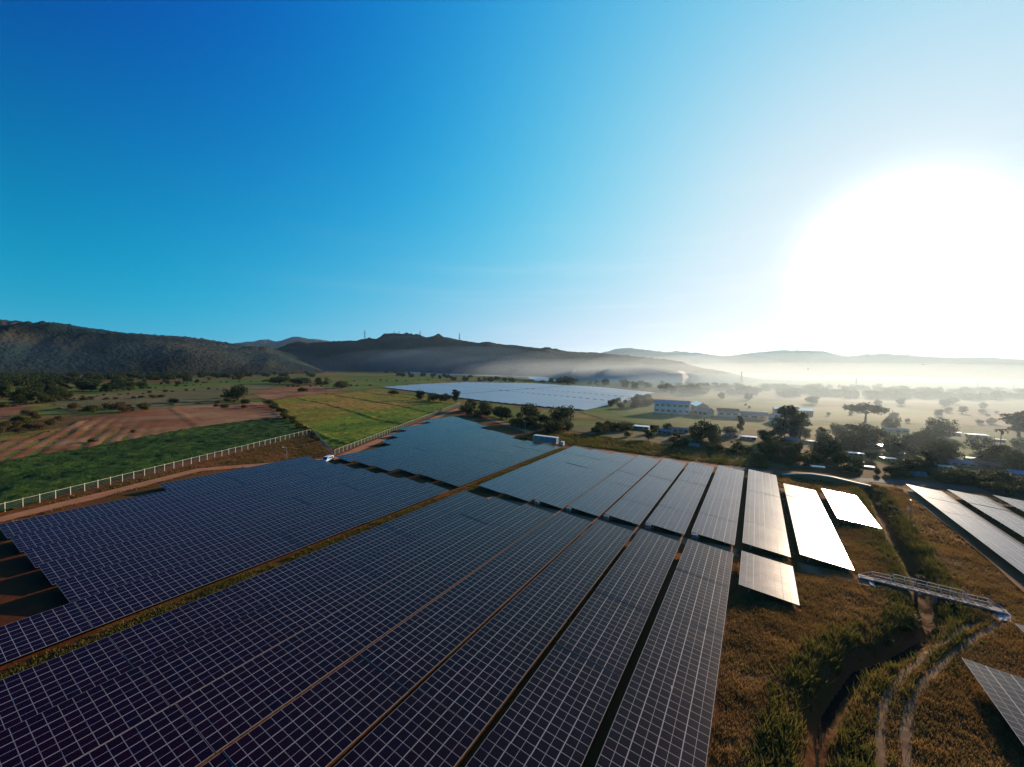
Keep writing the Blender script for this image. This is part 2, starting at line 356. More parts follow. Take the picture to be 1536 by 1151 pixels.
field('meadow', P((1055, 600), (1130, 603), (1200, 608), (1180, 622), (1130, 618), (1060, 608)), MEADOW, 5, .05, .2)
field('meadow', P((1180, 612), (1330, 610), (1460, 625), (1450, 640), (1330, 634), (1190, 632)), MEADOW, 5, .05, .2)
field('dry_field', P((1400, 612), (1536, 618), (1560, 640), (1450, 640)), SOIL, 6, .05, .2)
field('dry_field', P((1100, 592), (1300, 590), (1560, 600), (1560, 608), (1300, 604), (1100, 598)), DRYF, 12, .05, .2)

def ribbon(name, pts, wd, m, z=.12, n=4):
    pts = [Vector((p[0], p[1], 0)) for p in pts]; q = []
    for a, b in zip(pts[:-1], pts[1:]):
        k = max(1, int((b-a).length/n))
        q += [a+(b-a)*i/k for i in range(k)]
    q.append(pts[-1]); V = []
    for i, c in enumerate(q):
        d = (q[min(i+1, len(q)-1)]-q[max(i-1, 0)]).normalized(); nrm = Vector((-d.y, d.x, 0))
        ww = wd/2*(1+.18*float(fbm(i*.4, wd, 2))); e = float(fbm(i*.3+9, wd, 2))*.25*wd*.5
        V += [tuple(c+nrm*(ww+e))[:2]+(z,), tuple(c-nrm*(ww-e))[:2]+(z,)]
    F = [(2*i, 2*i+1, 2*i+3, 2*i+2) for i in range(len(q)-1)]
    return struct(link(name, npmesh(name, np.array(V), np.array(F), m)))
ribbon('dirt_road', [(-30, 118), (13, 135.5), (40, 144), (60, 151), (92, 131), (96, 131), (130, 147), (160, 161), (200, 178), (262, 205)], 4.5, DIRT, .07)
ribbon('dirt_road', [(262, 205), (231, 160), (204, 122), (188, 97), (173, 71), (167, 50), (166.5, 29), (167, 6)], 5, DIRT, .07)
ribbon('paved_road', [(167, 6), (169, -8), (171, -23), (179, -42), (183, -67), (190, -130)], 6, ASPH, .09)
ribbon('dirt_ground', [(89.2, 60), (89.2, 20), (89.2, -20)], 3.6, DIRT, .03)
ribbon('dirt_ground', [(84, -40), (100, -41), (130, -42), (168, -41.5)], 5, SOIL, .30)
ribbon('river', [(1500, 1500), (1150, 1120), (1130, 900), (1180, 760), (1230, 640), (900, 440)], 60, mat('river_water', (.42, .42, .42), .35, spec=.6), .3, 20)

# ------------------------------------------------------------------ hills
def ridge(name, prof, base, depth, m, n_az, n_t, bumps, spur=.3, back=.7):
    us = np.linspace(prof[0][0], prof[-1][0], n_az)
    vs = np.interp(us, [p[0] for p in prof], [p[1] for p in prof])
    bd = np.interp(us, [p[0] for p in base], [p[1] for p in base])
    az = []; el = []
    for u, v in zip(us, vs):
        d = ray(u, v); az.append(math.atan2(d.y, d.x)); el.append(d.z/math.hypot(d.x, d.y))
    az = np.array(az)[:, None]; el = np.array(el)[:, None]; bd = bd[:, None]
    t = np.concatenate([np.linspace(0, 1, n_t), np.linspace(1, 1+back, max(6, n_t//3))[1:]])[None, :]
    D = bd+depth*t; DR = bd+depth
    Hr = CAM_Z+DR*el
    sh = np.where(t <= 1, np.sin(np.clip(t, 0, 1)*pi/2)**1.25, np.cos(np.clip((t-1)/back, 0, 1)*pi/2))
    X = D*np.cos(az); Y = D*np.sin(az)
    sp = fbm(az*14+t*.6, t*1.5+az*3, 4)
    damp = np.where(t <= 1, np.clip(1-t, 0, 1)**.6*np.clip(t*5, 0, 1), 1)
    Z = Hr*sh*(1+spur*sp*damp)
    bump = np.abs(fbm(X/bumps[0], Y/bumps[0], 3))*bumps[1]+vnoise(X/(bumps[0]*.35), Y/(bumps[0]*.35))*bumps[1]*.6
    Z = Z+bump*np.clip(t*6, 0, 1)*np.clip(Hr/30, 0, 1)-1.5
    V = np.stack([X+0*Z, Y+0*Z, Z], -1).reshape(-1, 3)
    tt = np.clip(.5+1.1*fbm(X/130, Y/130, 4), 0, 1)
    return struct(link(name, npmesh(name, V, gridfaces(n_az, t.shape[1]), m, False, (tt+0*Z).ravel())))
ridge('hill', [(380, 551), (395, 540), (410, 529), (440, 521), (470, 514), (520, 512), (560, 513), (575, 508), (600, 506), (620, 506), (640, 508), (655, 505), (670, 507), (690, 511), (720, 516), (770, 518), (800, 522), (830, 527), (870, 529), (900, 530), (930, 534), (960, 537), (985, 541), (1010, 546), (1050, 552), (1090, 559), (1130, 567), (1160, 573), (1200, 578)],
      [(380, 1750), (480, 1800), (600, 1850), (700, 1700), (800, 1550), (900, 1350), (1000, 1300), (1200, 1500)], 480, HILLM, 760, 64, (15, 5.5), .45)
ridge('hill', [(-220, 500), (-120, 492), (-40, 489), (0, 489), (30, 490), (60, 490), (80, 489), (110, 494), (150, 501), (180, 502), (210, 508), (260, 512), (300, 517), (340, 523), (384, 527), (420, 532), (460, 545), (492, 556)],
      [(-220, 1050), (0, 1080), (100, 1120), (250, 1080), (400, 1190), (492, 1400)], 520, HILLM, 620, 80, (13, 4.2), .6)
ridge('hill', [(-200, 478), (-60, 480), (0, 481), (20, 484), (60, 489), (80, 485), (100, 488), (140, 494), (180, 500), (230, 504), (280, 506), (330, 514), (360, 519), (400, 528), (440, 545)],
      [(-200, 2200), (440, 2300)], 700, HILLM, 420, 26, (34, 10))
ridge('mountain', [(60, 510), (110, 492), (150, 496), (190, 504), (300, 516), (350, 516), (375, 514), (395, 513), (415, 515), (430, 512), (450, 509), (470, 509), (500, 513), (560, 528), (640, 545)], [(60, 5200), (640, 5400)], 900, FARM, 300, 16, (90, 14))
ridge('mountain', [(760, 546), (860, 536), (900, 531), (925, 524), (945, 523), (970, 526), (1000, 530), (1045, 530), (1085, 535), (1130, 530), (1165, 527), (1200, 527), (1235, 529), (1272, 536), (1300, 532), (1335, 532), (1370, 536), (1410, 538), (1480, 537), (1536, 541), (1640, 540), (1760, 548)], [(760, 6000), (1760, 6000)], 900, FARM, 420, 16, (110, 14))

# ------------------------------------------------------------------ solar arrays
MODW, MODL, NMOD = 1.0, 2.0, 14
SECT = 14.08; TILT = 0.10752; ZLOW = .6
Y0, PITCH = .30573*8, 1.157306*8
def ky(k): return Y0+k*PITCH
def glass_quads(V, F, T, x, y, z, wx, wy, jit, r):
    """one module: two glass halves with a thin white gap, slightly out of true"""
    a, b = r.normal(0, jit, 2); t = r.random(); hx = wx/2
    for y0, y1 in ((y, y+wy/2-.02), (y+wy/2+.02, y+wy)):
        n = len(V)
        for px, py in ((x, y0), (x+wx, y0), (x+wx, y1), (x, y1)):
            V.append((px, py, z+a*(px-x-hx)+b*(py-y-wy/2))); T.append(t)
        F.append((n, n+1, n+2, n+3))
def section_mesh(seed, n=NMOD, glass=True, gm=None):
    r = np.random.default_rng(seed); V = []; F = []; T = []; M = []
    Lx = n*MODW
    b = [(0, 0), (Lx, 0), (Lx, 8.0), (0, 8.0)]
    for z in (-.045, -.006):
        for p in b: V.append((*p, z)); T.append(.5)
    F += [(0, 3, 2, 1), (4, 5, 6, 7), (0, 1, 5, 4), (1, 2, 6, 5), (2, 3, 7, 6), (3, 0, 4, 7)]; M += [1, 0, 0, 0, 0, 0]
    if glass:
        sx, sy = r.normal(0, .0012, 2)
        for i in range(n):
            for j in range(4):
                k = len(F); glass_quads(V, F, T, i*MODW+.029, j*MODL+.044, -.0035, MODW-.058, MODL-.088, .0008, r); M += [2]*(len(F)-k)
    me = npmesh('panel_table', np.array(V), np.array(F), [FRAME, STEEL, gm or GLASS], False, T)
    me.polygons.foreach_set('material_index', np.array(M, np.int32)); return me
def module_mesh(seed):
    r = np.random.default_rng(seed); V = []; F = []; T = []; M = []
    t = r.random()
    for z in (-.036, 0):
        for p in ((0.008, 0.008), (MODW-.008, 0.008), (MODW-.008, MODL-.008), (0.008, MODL-.008)): V.append((*p, z)); T.append(t)
    F += [(0, 3, 2, 1), (4, 5, 6, 7), (0, 1, 5, 4), (1, 2, 6, 5), (2, 3, 7, 6), (3, 0, 4, 7)]; M += [0]*6
    k = len(F); glass_quads(V, F, T, .029, .044, .002, MODW-.058, MODL-.088, .0004, r); M += [1]*(len(F)-k)
    me = npmesh('solar_module', np.array(V), np.array(F), [FRAME, GLASS], False, T)
    me.polygons.foreach_set('material_index', np.array(M, np.int32)); return me
SECM = [section_mesh(s) for s in range(10)]
SECM2 = [section_mesh(s+40, NMOD, True, GLASS2) for s in range(8)]
BASEM = section_mesh(99, NMOD, False)
MODM = [module_mesh(s) for s in range(12)]
_short = {}
def short_mesh(n, pale=False):
    if (n, pale) not in _short: _short[(n, pale)] = section_mesh(200+n, n, True, GLASS2 if pale else GLASS)
    return _short[(n, pale)]
def rack_mesh(n):
    b = MB(); Lx = n*MODW
    for y in (1.0, 3.0, 5.0, 7.0): b.box((Lx/2, y, -.10), (Lx, .07, .10))
    for x in np.arange(1.0, Lx, 4.0):
        b.box((x, 4, -.19), (.08, 7.4, .10))
        for y in (1.6, 6.4):
            h = ZLOW+y*math.tan(TILT)-.2
            b.tube((x, y, -.2), (x, y+h*sin(TILT), -.2-h-.2), .06)
    return b.mesh('support_rack', STEEL)
RACK = {14: rack_mesh(14)}
rr = random.Random(11)
def solar_row(k, x_west, x_east, label, group, modules_from_west=0, rng_=rr):
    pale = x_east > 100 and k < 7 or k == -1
    """one row: tables of fourteen columns of modules from the east end to the west end"""
    t = thing('solar_row', label, 'solar row', (x_east, ky(k), 0), 0, group)
    x = x_east; idx = 0; secs = []
    while x-x_west > 2.5:
        n = NMOD if x-x_west > SECT-2 else int(round(x-x_west))
        secs.append((x-n*MODW, n)); x -= n*MODW+.08
    for i, (xs, n) in enumerate(secs):
        det = i >= len(secs)-modules_from_west and n == NMOD
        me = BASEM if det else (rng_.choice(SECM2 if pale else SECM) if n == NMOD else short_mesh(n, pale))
        jx, jy = rng_.gauss(0, .0016), rng_.gauss(0, .0022)
        o = link('panel_table', me, t, (xs-x_east, 0, ZLOW), (TILT+jx, jy, 0))
        if n not in RACK: RACK[n] = rack_mesh(n)
        link('support_rack', RACK[n], o)
        if det:
            for a in range(NMOD):
                for b in range(4):
                    link('solar_module', rng_.choice(MODM), o, (a*MODW, b*MODL, .03), (rng_.gauss(0, .0018), rng_.gauss(0, .0018), 0))
    return t
ORD = ['first', 'second', 'third', 'fourth', 'fifth', 'sixth', 'seventh', 'eighth', 'ninth', 'tenth', 'eleventh', 'twelfth']
XE = 87.0
for k in range(7):
    lab = ('long dark solar row bordering the brown grass, nearest the creek side' if k == 0 else
           'long dark solar row beside the grassy strip, %s row counted from brown grass' % ORD[k] if k == 6 else
           'long dark solar row before the cross aisle, %s counted from brown grass' % ORD[k])
    solar_row(k, 2.6, XE, lab, 'long dark solar rows before the cross aisle', 2)
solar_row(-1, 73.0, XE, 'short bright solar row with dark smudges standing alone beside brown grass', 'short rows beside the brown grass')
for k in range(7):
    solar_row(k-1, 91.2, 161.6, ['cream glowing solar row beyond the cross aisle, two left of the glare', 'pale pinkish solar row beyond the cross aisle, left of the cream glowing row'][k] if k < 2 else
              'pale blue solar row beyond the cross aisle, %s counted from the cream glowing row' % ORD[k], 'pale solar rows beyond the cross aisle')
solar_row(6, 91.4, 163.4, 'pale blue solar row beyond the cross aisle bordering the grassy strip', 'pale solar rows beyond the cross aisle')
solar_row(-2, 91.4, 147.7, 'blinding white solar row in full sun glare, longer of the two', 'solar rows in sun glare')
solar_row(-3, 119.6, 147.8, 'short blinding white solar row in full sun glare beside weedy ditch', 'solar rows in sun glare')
KS = [7.44, 8.45, 9.47, 10.5, 11.6, 12.72]
for i, k in enumerate(KS):
    solar_row(k, -12 if i == 0 else 16.3, XE, ('dark navy solar row beyond the grassy strip running farthest left' if i == 0 else
              'dark navy solar row at upper left, %s beyond the grassy strip' % ORD[i]), 'dark navy solar rows beyond the grassy strip')
solar_row(13.6, 44.8, XE, 'short dark navy solar row beside the dirt road below the white fence', 'dark navy solar rows beyond the grassy strip')
for i, (k, xw, xe) in enumerate([(7.44, 91.1, 161.4), (8.45, 91.1, 163.2), (9.47, 91.1, 164), (10.5, 91.1, 172), (11.6, 91.1, 177), (12.72, 92.5, 180), (13.8, 121.6, 192), (14.95, 136, 199), (16.1, 152, 204), (17.2, 180, 209.6)]):
    solar_row(k, xw, xe, ('slate blue solar row bordering the grassy strip, ending near the white container' if i == 0 else
              'slate blue far solar row, farthest and shortest near the dark trees' if i == 9 else
              'slate blue far solar row, %s beyond the grassy strip' % ORD[i]), 'slate blue solar rows narrowing toward the far trees')
solar_row(-5.5, 84.5, 169.2, 'long white solar row at right edge, closest to the weedy ditch', 'white solar rows at the right edge')
solar_row(-6.47, 112, 168.8, 'white solar row at right edge, middle of three', 'white solar rows at the right edge')
solar_row(-7.46, 126, 168.8, 'white solar row at right edge, farthest from the weedy ditch', 'white solar rows at the right edge')
solar_row(-3.53, 40.5, 68.6, 'grey solar row corner at lower right beside the tyre tracks', 'grey solar rows at lower right')
solar_row(-4.54, 54.5, 82.6, 'small white solar row tip at right edge beyond the footbridge end', 'grey solar rows at lower right')

# grey combiner boxes at the ends of the rows along the cross aisle
for k_, (x_, lab) in enumerate([(90.4, 'small grey box under the cream glowing row corner'), (90.4, 'small grey box in the cross aisle, second from the cream row'), (90.4, 'small grey box in the cross aisle, third from the cream row'), (90.4, 'small grey box in the cross aisle, fourth from the cream row'), (90.4, 'small grey box in the cross aisle nearest the grassy strip')]):
    bx_ = thing('combiner_box', lab, 'electrical box', (x_, ky(k_)+(7.2 if k_ < 4 else 6.5), 0), 0, 'combiner boxes in the cross aisle')
    b_ = MB(); b_.box((0, 0, 1.0), (.45, 1.1, .8)); b_.box((0, 0, 1.42), (.55, 1.2, .05)); obj('body', b_, mat('box_grey_%d' % k_, (.26, .24, .22), .6), bx_)
    b_ = MB(); b_.box((0, -.4, .3), (.08, .08, .62)); b_.box((0, .4, .3), (.08, .08, .62)); obj('stand', b_, STEEL, bx_)

# distant array
FARP = P((575, 582), (640, 577), (700, 574.5), (800, 576), (905, 582), (985, 590), (930, 603), (880, 617), (820, 612), (735, 604), (690, 598), (640, 590))
def far_row(y, x0, x1, lab, grp):
    b = MB(); n = max(1, int((x1-x0)/14.1))
    for i in range(n):
        a = x0+(x1-x0)*i/n; c = x0+(x1-x0)*(i+1)/n-.15
        dz = rr.gauss(0, .012)
        b.poly([(a, 0, .6), (c, 0, .6), (c, 7.9, 1.47+dz), (a, 7.9, 1.47+dz)], 0)
        b.poly([(a, 0, .55), (a, 7.9, 1.42+dz), (c, 7.9, 1.42+dz), (c, 0, .55)], 1)
        for j in (0, 2, 4, 6, 7.86):
            s = (.87+dz)/7.9
            b.poly([(a, j, .605+s*j), (c, j, .605+s*j), (c, j+.14, .605+s*(j+.14)), (a, j+.14, .605+s*(j+.14))], 2)
        for q in (a+2, c-2): b.box((q, 4, .5), (.1, .1, 1.0), 1)
    me = b.mesh('solar_row', [SHEENGLASS, STEEL, FRAME]); at = me.attributes.new('tint', 'FLOAT', 'POINT')
    o = link('solar_row', me, None, (0, y, 0)); return tag(o, lab, 'solar row', grp)
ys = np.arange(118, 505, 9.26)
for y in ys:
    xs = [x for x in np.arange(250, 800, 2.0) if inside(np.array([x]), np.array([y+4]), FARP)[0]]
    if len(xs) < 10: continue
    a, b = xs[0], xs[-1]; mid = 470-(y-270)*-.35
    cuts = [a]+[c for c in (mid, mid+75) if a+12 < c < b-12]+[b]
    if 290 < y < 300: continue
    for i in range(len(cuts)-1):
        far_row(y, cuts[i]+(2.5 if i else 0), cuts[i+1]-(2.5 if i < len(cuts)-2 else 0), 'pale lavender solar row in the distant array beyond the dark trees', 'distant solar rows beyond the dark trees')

# ------------------------------------------------------------------ fences
def fence(name, A, B, sp, h, label):
    A = Vector((*A, 0)); B = Vector((*B, 0)); L = (B-A).length; n = int(L/sp); d = (B-A)/n
    t = thing(name, label, 'fence', A, 0)
    pm = MB(); pm.box((0, 0, h/2), (.16, .16, h)); pm.box((0, 0, h+.03), (.25, .25, .07)); pme = pm.mesh('post', POSTM)
    for i in range(n+1): link('post', pme, t, d*i, (0, 0, math.atan2(d.y, d.x)))
    rm = MB(); rm.tube((0, 0, h-.12), B-A+Vector((0, 0, h-.12)), .06, k=4); obj('top_rail', rm, POSTM, t)
    wm = MB()
    for z in (.35, .75, 1.15, 1.55): wm.tube((0, 0, z), B-A+Vector((0, 0, z)), .022, k=3)
    obj('wire', wm, STEEL, t)
fence('boundary_fence', (-14, 129.5), (121, 186.5), 3.05, 2.1, 'white post fence with top rail along the dark green crop field')
fence('boundary_fence', (121.4, 185.6), (97.5, 137), 3.05, 2.1, 'short shaded white post fence between the green and yellow crop fields')
fence('boundary_fence', (98, 136), (287, 224), 3.05, 2.1, 'white post fence with top rail along the ripe yellow crop field')

# ------------------------------------------------------------------ footbridge over the creek
BRSTEEL = mat('bridge_steel', (.30, .25, .21), .6, (.20, .15, .12), 1.5)
BRRAIL = mat('bridge_rail', (.62, .56, .50), .5, (.5, .42, .36), 1.2)
def footbridge():
    A = Vector((90.2, -16.6, 0)); B = Vector((88.6, -33.0, 0)); d = B-A; L = d.length
    t = thing('footbridge', 'pale steel truss footbridge crossing the weedy creek', 'footbridge', A, math.atan2(d.y, d.x))
    zd = .36
    dk = MB(); dk.box((L/2, 0, zd), (L-4, 1.3, .12)); dk.box((1.0, 0, zd/2+.12), (2.2, 1.3, .1), 0); dk.box((L-1.0, 0, zd/2+.12), (2.2, 1.3, .1), 0)
    obj('deck', dk, mat('bridge_deck', (.40, .33, .26), .85, (.30, .25, .20), 1.2), t)
    for s in (-1, 1):
        b = MB(); y = s*.72; n = 10; x0, x1 = 1.6, L-1.6; st = (x1-x0)/n
        b.tube((x0, y, zd-.1), (x1, y, zd-.1), .075); b.tube((x0, y, zd+.45), (x1, y, zd+.45), .06)
        for i in range(n):
            xa = x0+i*st; b.tube((xa, y, zd-.1), (xa+st/2, y, zd+.45), .045, k=5); b.tube((xa+st/2, y, zd+.45), (xa+st, y, zd-.1), .045, k=5)
        b.tube((x0, y, zd-.1), (0, y, .1), .07); b.tube((x1, y, zd-.1), (L, y, .1), .07)
        obj('side_truss', b, BRSTEEL, t)
        h = MB(); a, c = x0+2*st, x0+8*st
        for i in range(2, 9): h.tube((x0+i*st, y, zd+.45), (x0+i*st, y, zd+1.35), .045, k=5)
        h.tube((a, y, zd+1.35), (c, y, zd+1.35), .06); h.tube((a-st*.5, y, zd+.45), (a, y, zd+1.35), .05); h.tube((c+st*.5, y, zd+.45), (c, y, zd+1.35), .05)
        for q, r_ in ((x0, a-st*.3), (c+st*.3, x1)):
            h.tube((q, y, zd+.95), (r_, y, zd+1.0), .055)
            for m in np.linspace(q, r_, 3): h.tube((m, y, zd+.4), (m, y, zd+.98), .04, k=5)
        e0, e1 = (x0, zd+.95), (0, .95)
        h.tube((e0[0], y, e0[1]), (e1[0], y, e1[1]-.5), .05); h.tube((x1, y, zd+.95), (L, y, .45), .05)
        obj('handrail', h, BRRAIL, t)
    for x in (L*.42, L*.55):
        p = MB(); p.box((x, 0, -.85), (.35, 1.1, 2.4)); obj('pier', p, BRSTEEL, t)
    for x in (.5, L-.5):
        p = MB(); p.box((x, 0, .0), (1.4, 1.7, .6)); obj('abutment', p, BRSTEEL, t)
footbridge()
ap = MB(); ap.poly([(90, -17.5, .22), (87.5, -17.5, .22), (86.6, -21.5, -.6), (88.4, -22.5, -.9)]); ap.poly([(86.8, -27, -.7), (85.6, -32.5, .22), (88.2, -33.3, .25), (88.6, -27, -.6)])
tag(obj('creek_lining', ap, CONC), kind='structure')

# culvert where the paved road crosses the ditch
def culvert():
    t = thing('road_culvert', 'low reddish road culvert wall with pale white kerb behind the glaring rows', 'culvert', (164.5, -18, 0), 0)
    b = MB(); pr = [(9.5, .35), (5, 1.3), (1, 1.75), (-4, 1.6), (-9, .9), (-13.5, .3)]
    for (y1, z1), (y2, z2) in zip(pr[:-1], pr[1:]):
        b.quad((0, y1, -.3), (0, y2, -.3), (0, y2, z2), (0, y1, z1)); b.quad((0, y1, z1), (0, y2, z2), (5.5, y2, z2*.7), (5.5, y1, z1*.7)); b.quad((5.5, y2, -.2), (5.5, y1, -.2), (5.5, y1, z1*.7), (5.5, y2, z2*.7))
    obj('bank_wall', b, SOIL, t)
    b = MB()
    for (y1, z1), (y2, z2) in zip(pr[:-1], pr[1:]):
        b.tube((-.02, y1, z1+.12), (-.02, y2, z2+.12), .2, k=4)
    obj('kerb', b, WHITE, t)
culvert()

# ------------------------------------------------------------------ container by the road, van, lamps
def container():
    p = G(817, 668); t = thing('container', 'long white box container with blue grey side panels by the dirt road', 'container', (168.8, 82, 0), R(90))
    b = MB(); b.box((0, 0, 1.85), (11.6, 2.4, 2.6)); obj('body', b, mat('container_side', (.46, .44, .42), .5, (.38, .37, .36), .8), t)
    for i, x in enumerate((-4.35, -1.45, 1.45, 4.35)):
        q = MB(); q.box((x, 1.215, 1.85), (2.5, .03, 2.0)); obj('side_panel', q, mat('panel_%d' % i, (.26+.03*i, .27+.03*i, .27), .45), t)
    r = MB(); r.box((0, 0, 3.2), (11.9, 2.6, .12)); obj('roof', r, WHITE, t)
    e = MB()
    for s in (-1, 1):
        for y in (-1.2, 1.2): e.box((s*5.85, y, 1.85), (.18, .18, 2.7))
        e.box((s*5.85, 0, .55), (.18, 2.5, .2)); e.box((s*5.85, 0, 3.1), (.18, 2.5, .2))
    obj('corner_frame', e, WHITE, t)
    l = MB()
    for x in (-5.3, 0, 5.3):
        for y in (-1, 1): l.box((x, y, .28), (.3, .3, .56))
    obj('footing', l, CONC, t)
    t2 = thing('transformer_cabinet', 'small white cabinet standing at the right end of the long container', 'cabinet', (168.6, 73.6, 0), R(90))
    b = MB(); b.box((0, 0, .9), (1.3, 1.5, 1.5)); b.box((0, 0, 1.7), (1.5, 1.7, .1)); obj('body', b, WHITE, t2)
    b = MB(); b.box((0, 0, .1), (1.7, 1.9, .2)); obj('plinth', b, CONC, t2)
container()
def van():
    t = thing('van', 'small pale blue white van parked at the fence corner', 'van', (89.8, 128.5, 0), R(200))
    prof = [(-2.2, .45), (2.2, .45), (2.25, 1.0), (1.75, 1.2), (1.1, 1.95), (-2.1, 2.0), (-2.25, 1.1)]
    b = MB(); w2 = .88
    b.poly([(x, -w2, z) for x, z in prof][::-1] if False else [(x, -w2, z) for x, z in prof]); b.poly([(x, w2, z) for x, z in prof][::-1])
    for (x1, z1), (x2, z2) in zip(prof, prof[1:]+prof[:1]): b.quad((x1, -w2, z1), (x1, w2, z1), (x2, w2, z2), (x2, -w2, z2))
    obj('body', b, mat('van_paint', (.55, .66, .72), .3, spec=.5), t)
    gm = mat('van_glass', (.01, .012, .015), .08, spec=.6)
    g = MB(); g.quad((1.73, -.75, 1.26), (1.73, .75, 1.26), (1.16, .72, 1.92), (1.16, -.72, 1.92)); obj('windscreen', g, gm, t)
    for s in (-1, 1):
        g = MB(); g.box((-.4, s*.885, 1.55), (2.6, .02, .5)); obj('window', g, gm, t)
        for x in (-1.4, 1.4):
            q = MB(); q.tube((x, s*.7, .34), (x, s*.92, .34), .34, k=14); obj('wheel', q, DARK, t)
van()
def lamp(p, h, label):
    t = thing('street_lamp', label, 'street lamp', p)
    b = MB(); b.tube((0, 0, 0), (0, 0, h), .09, .06); obj('pole', b, STEEL, t)
    b = MB(); b.tube((0, 0, h), (-.9, .3, h+.15), .04); b.box((-1.1, .36, h+.15), (.6, .25, .1)); obj('lamp_head', b, WHITE, t)
lamp(G(787.5, 656), 8, 'thin grey lamp pole by the dirt road left of the white container')
lamp(G(1365, 777), 4.5, 'thin dark pole standing in orange grass left of the white rows')
lamp(G(430, 690), 4.5, 'short pale lamp pole on bare soil below the white fence')

# ------------------------------------------------------------------ pylons and birds
def pylon_mesh(h):
    b = MB(); w0 = h*.09; w1 = h*.018; r = .0085*h
    for sx in (-1, 1):
        for sy in (-1, 1): b.tube((sx*w0, sy*w0, 0), (sx*w1, sy*w1, h*.72), r, k=4); b.tube((sx*w1, sy*w1, h*.72), (0, 0, h), r*.8, k=4)
    for i in range(7):
        z0, z1 = h*.72*i/7, h*.72*(i+1)/7; a = w0+(w1-w0)*i/7; c = w0+(w1-w0)*(i+1)/7
        for s in (-1, 1):
            b.tube((-a, s*a, z0), (c, s*c, z1), r*.5, k=3); b.tube((a, s*a, z0), (-c, s*c, z1), r*.5, k=3)
            b.tube((s*a, -a, z0), (s*c, c, z1), r*.5, k=3); b.tube((s*a, a, z0), (s*c, -c, z1), r*.5, k=3)
    arm = MB()
    for z, l in ((.70, .13), (.80, .11), (.90, .09)):
        arm.tube((0, -l*h, z*h), (0, l*h, z*h), r*.8, k=4); arm.tube((0, -l*h, z*h), (0, 0, (z+.05)*h), r*.5, k=3); arm.tube((0, l*h, z*h), (0, 0, (z+.05)*h), r*.5, k=3)
    return b.mesh('tower', DARK), arm.mesh('cross_arm', DARK)
PT, PA = pylon_mesh(40.)
def pylon(u, vtop, vbot, D, label, group):
    d = ray(u, vbot); s = D/math.hypot(d.x, d.y); p = Vector((d.x*s, d.y*s, CAM_Z+d.z*s))
    h = (vbot-vtop)*px2m(p)
    t = thing('pylon', label, 'pylon', p-Vector((0, 0, h*.12)), random.uniform(0, 3), group); k = h*1.12/40
    t.scale = (k, k, k); link('tower', PT, t); link('cross_arm', PA, t)
for a in [(547, 495, 513, 2320, 'thin dark pylon on the dark hill, leftmost on the crest'), (591, 496, 507, 2330, 'small pylon on the dark hill crest, left of a close pair'), (598.5, 496, 508, 2330, 'small pylon on the dark hill crest, right of a close pair'), (630, 496, 508, 2320, 'dark pylon on the highest crest of the dark hill'), (689, 499, 513, 2200, 'pylon on the dark hill crest, rightmost of them')]: pylon(*a, 'pylons on the hill crest')
for a in [(1112, 557, 573, 1250, 'hazy pylon at the foot of the fading hill'), (1284, 566, 582, 1500, 'hazy pylon on the misty plain under the sun'), (1466, 572, 585, 1700, 'faint pylon on the misty plain, second from right edge'), (1520, 574, 584, 1900, 'faint pylon on the misty plain nearest the right edge')]: pylon(*a, 'pylons on the misty plain')
def bird(u, v, D, label):
    d = ray(u, v); p = Vector((0, 0, CAM_Z))+d*D
    t = thing('bird', label, 'bird', p, random.uniform(0, 3), 'birds in flight')
    b = MB(); b.tube((-.22, 0, 0), (.02, 0, 0), .03, .07, 7); b.tube((.02, 0, 0), (.2, 0, .03), .07, .025, 7); obj('body', b, DARK, t)
    for s in (-1, 1):
        b = MB(); b.quad((.1, 0, .02), (.16, s*.32, .12), (-.02, s*.34, .12), (-.1, 0, .02)); b.quad((.16, s*.32, .12), (.0, s*.62, .02), (-.05, s*.6, .02), (-.02, s*.34, .12)); obj('wing', b, DARK, t)
bird(1212, 554, 130, 'tiny dark bird in flight, left one below the sun'); bird(1385, 547, 130, 'tiny dark bird in flight, right one below the sun')

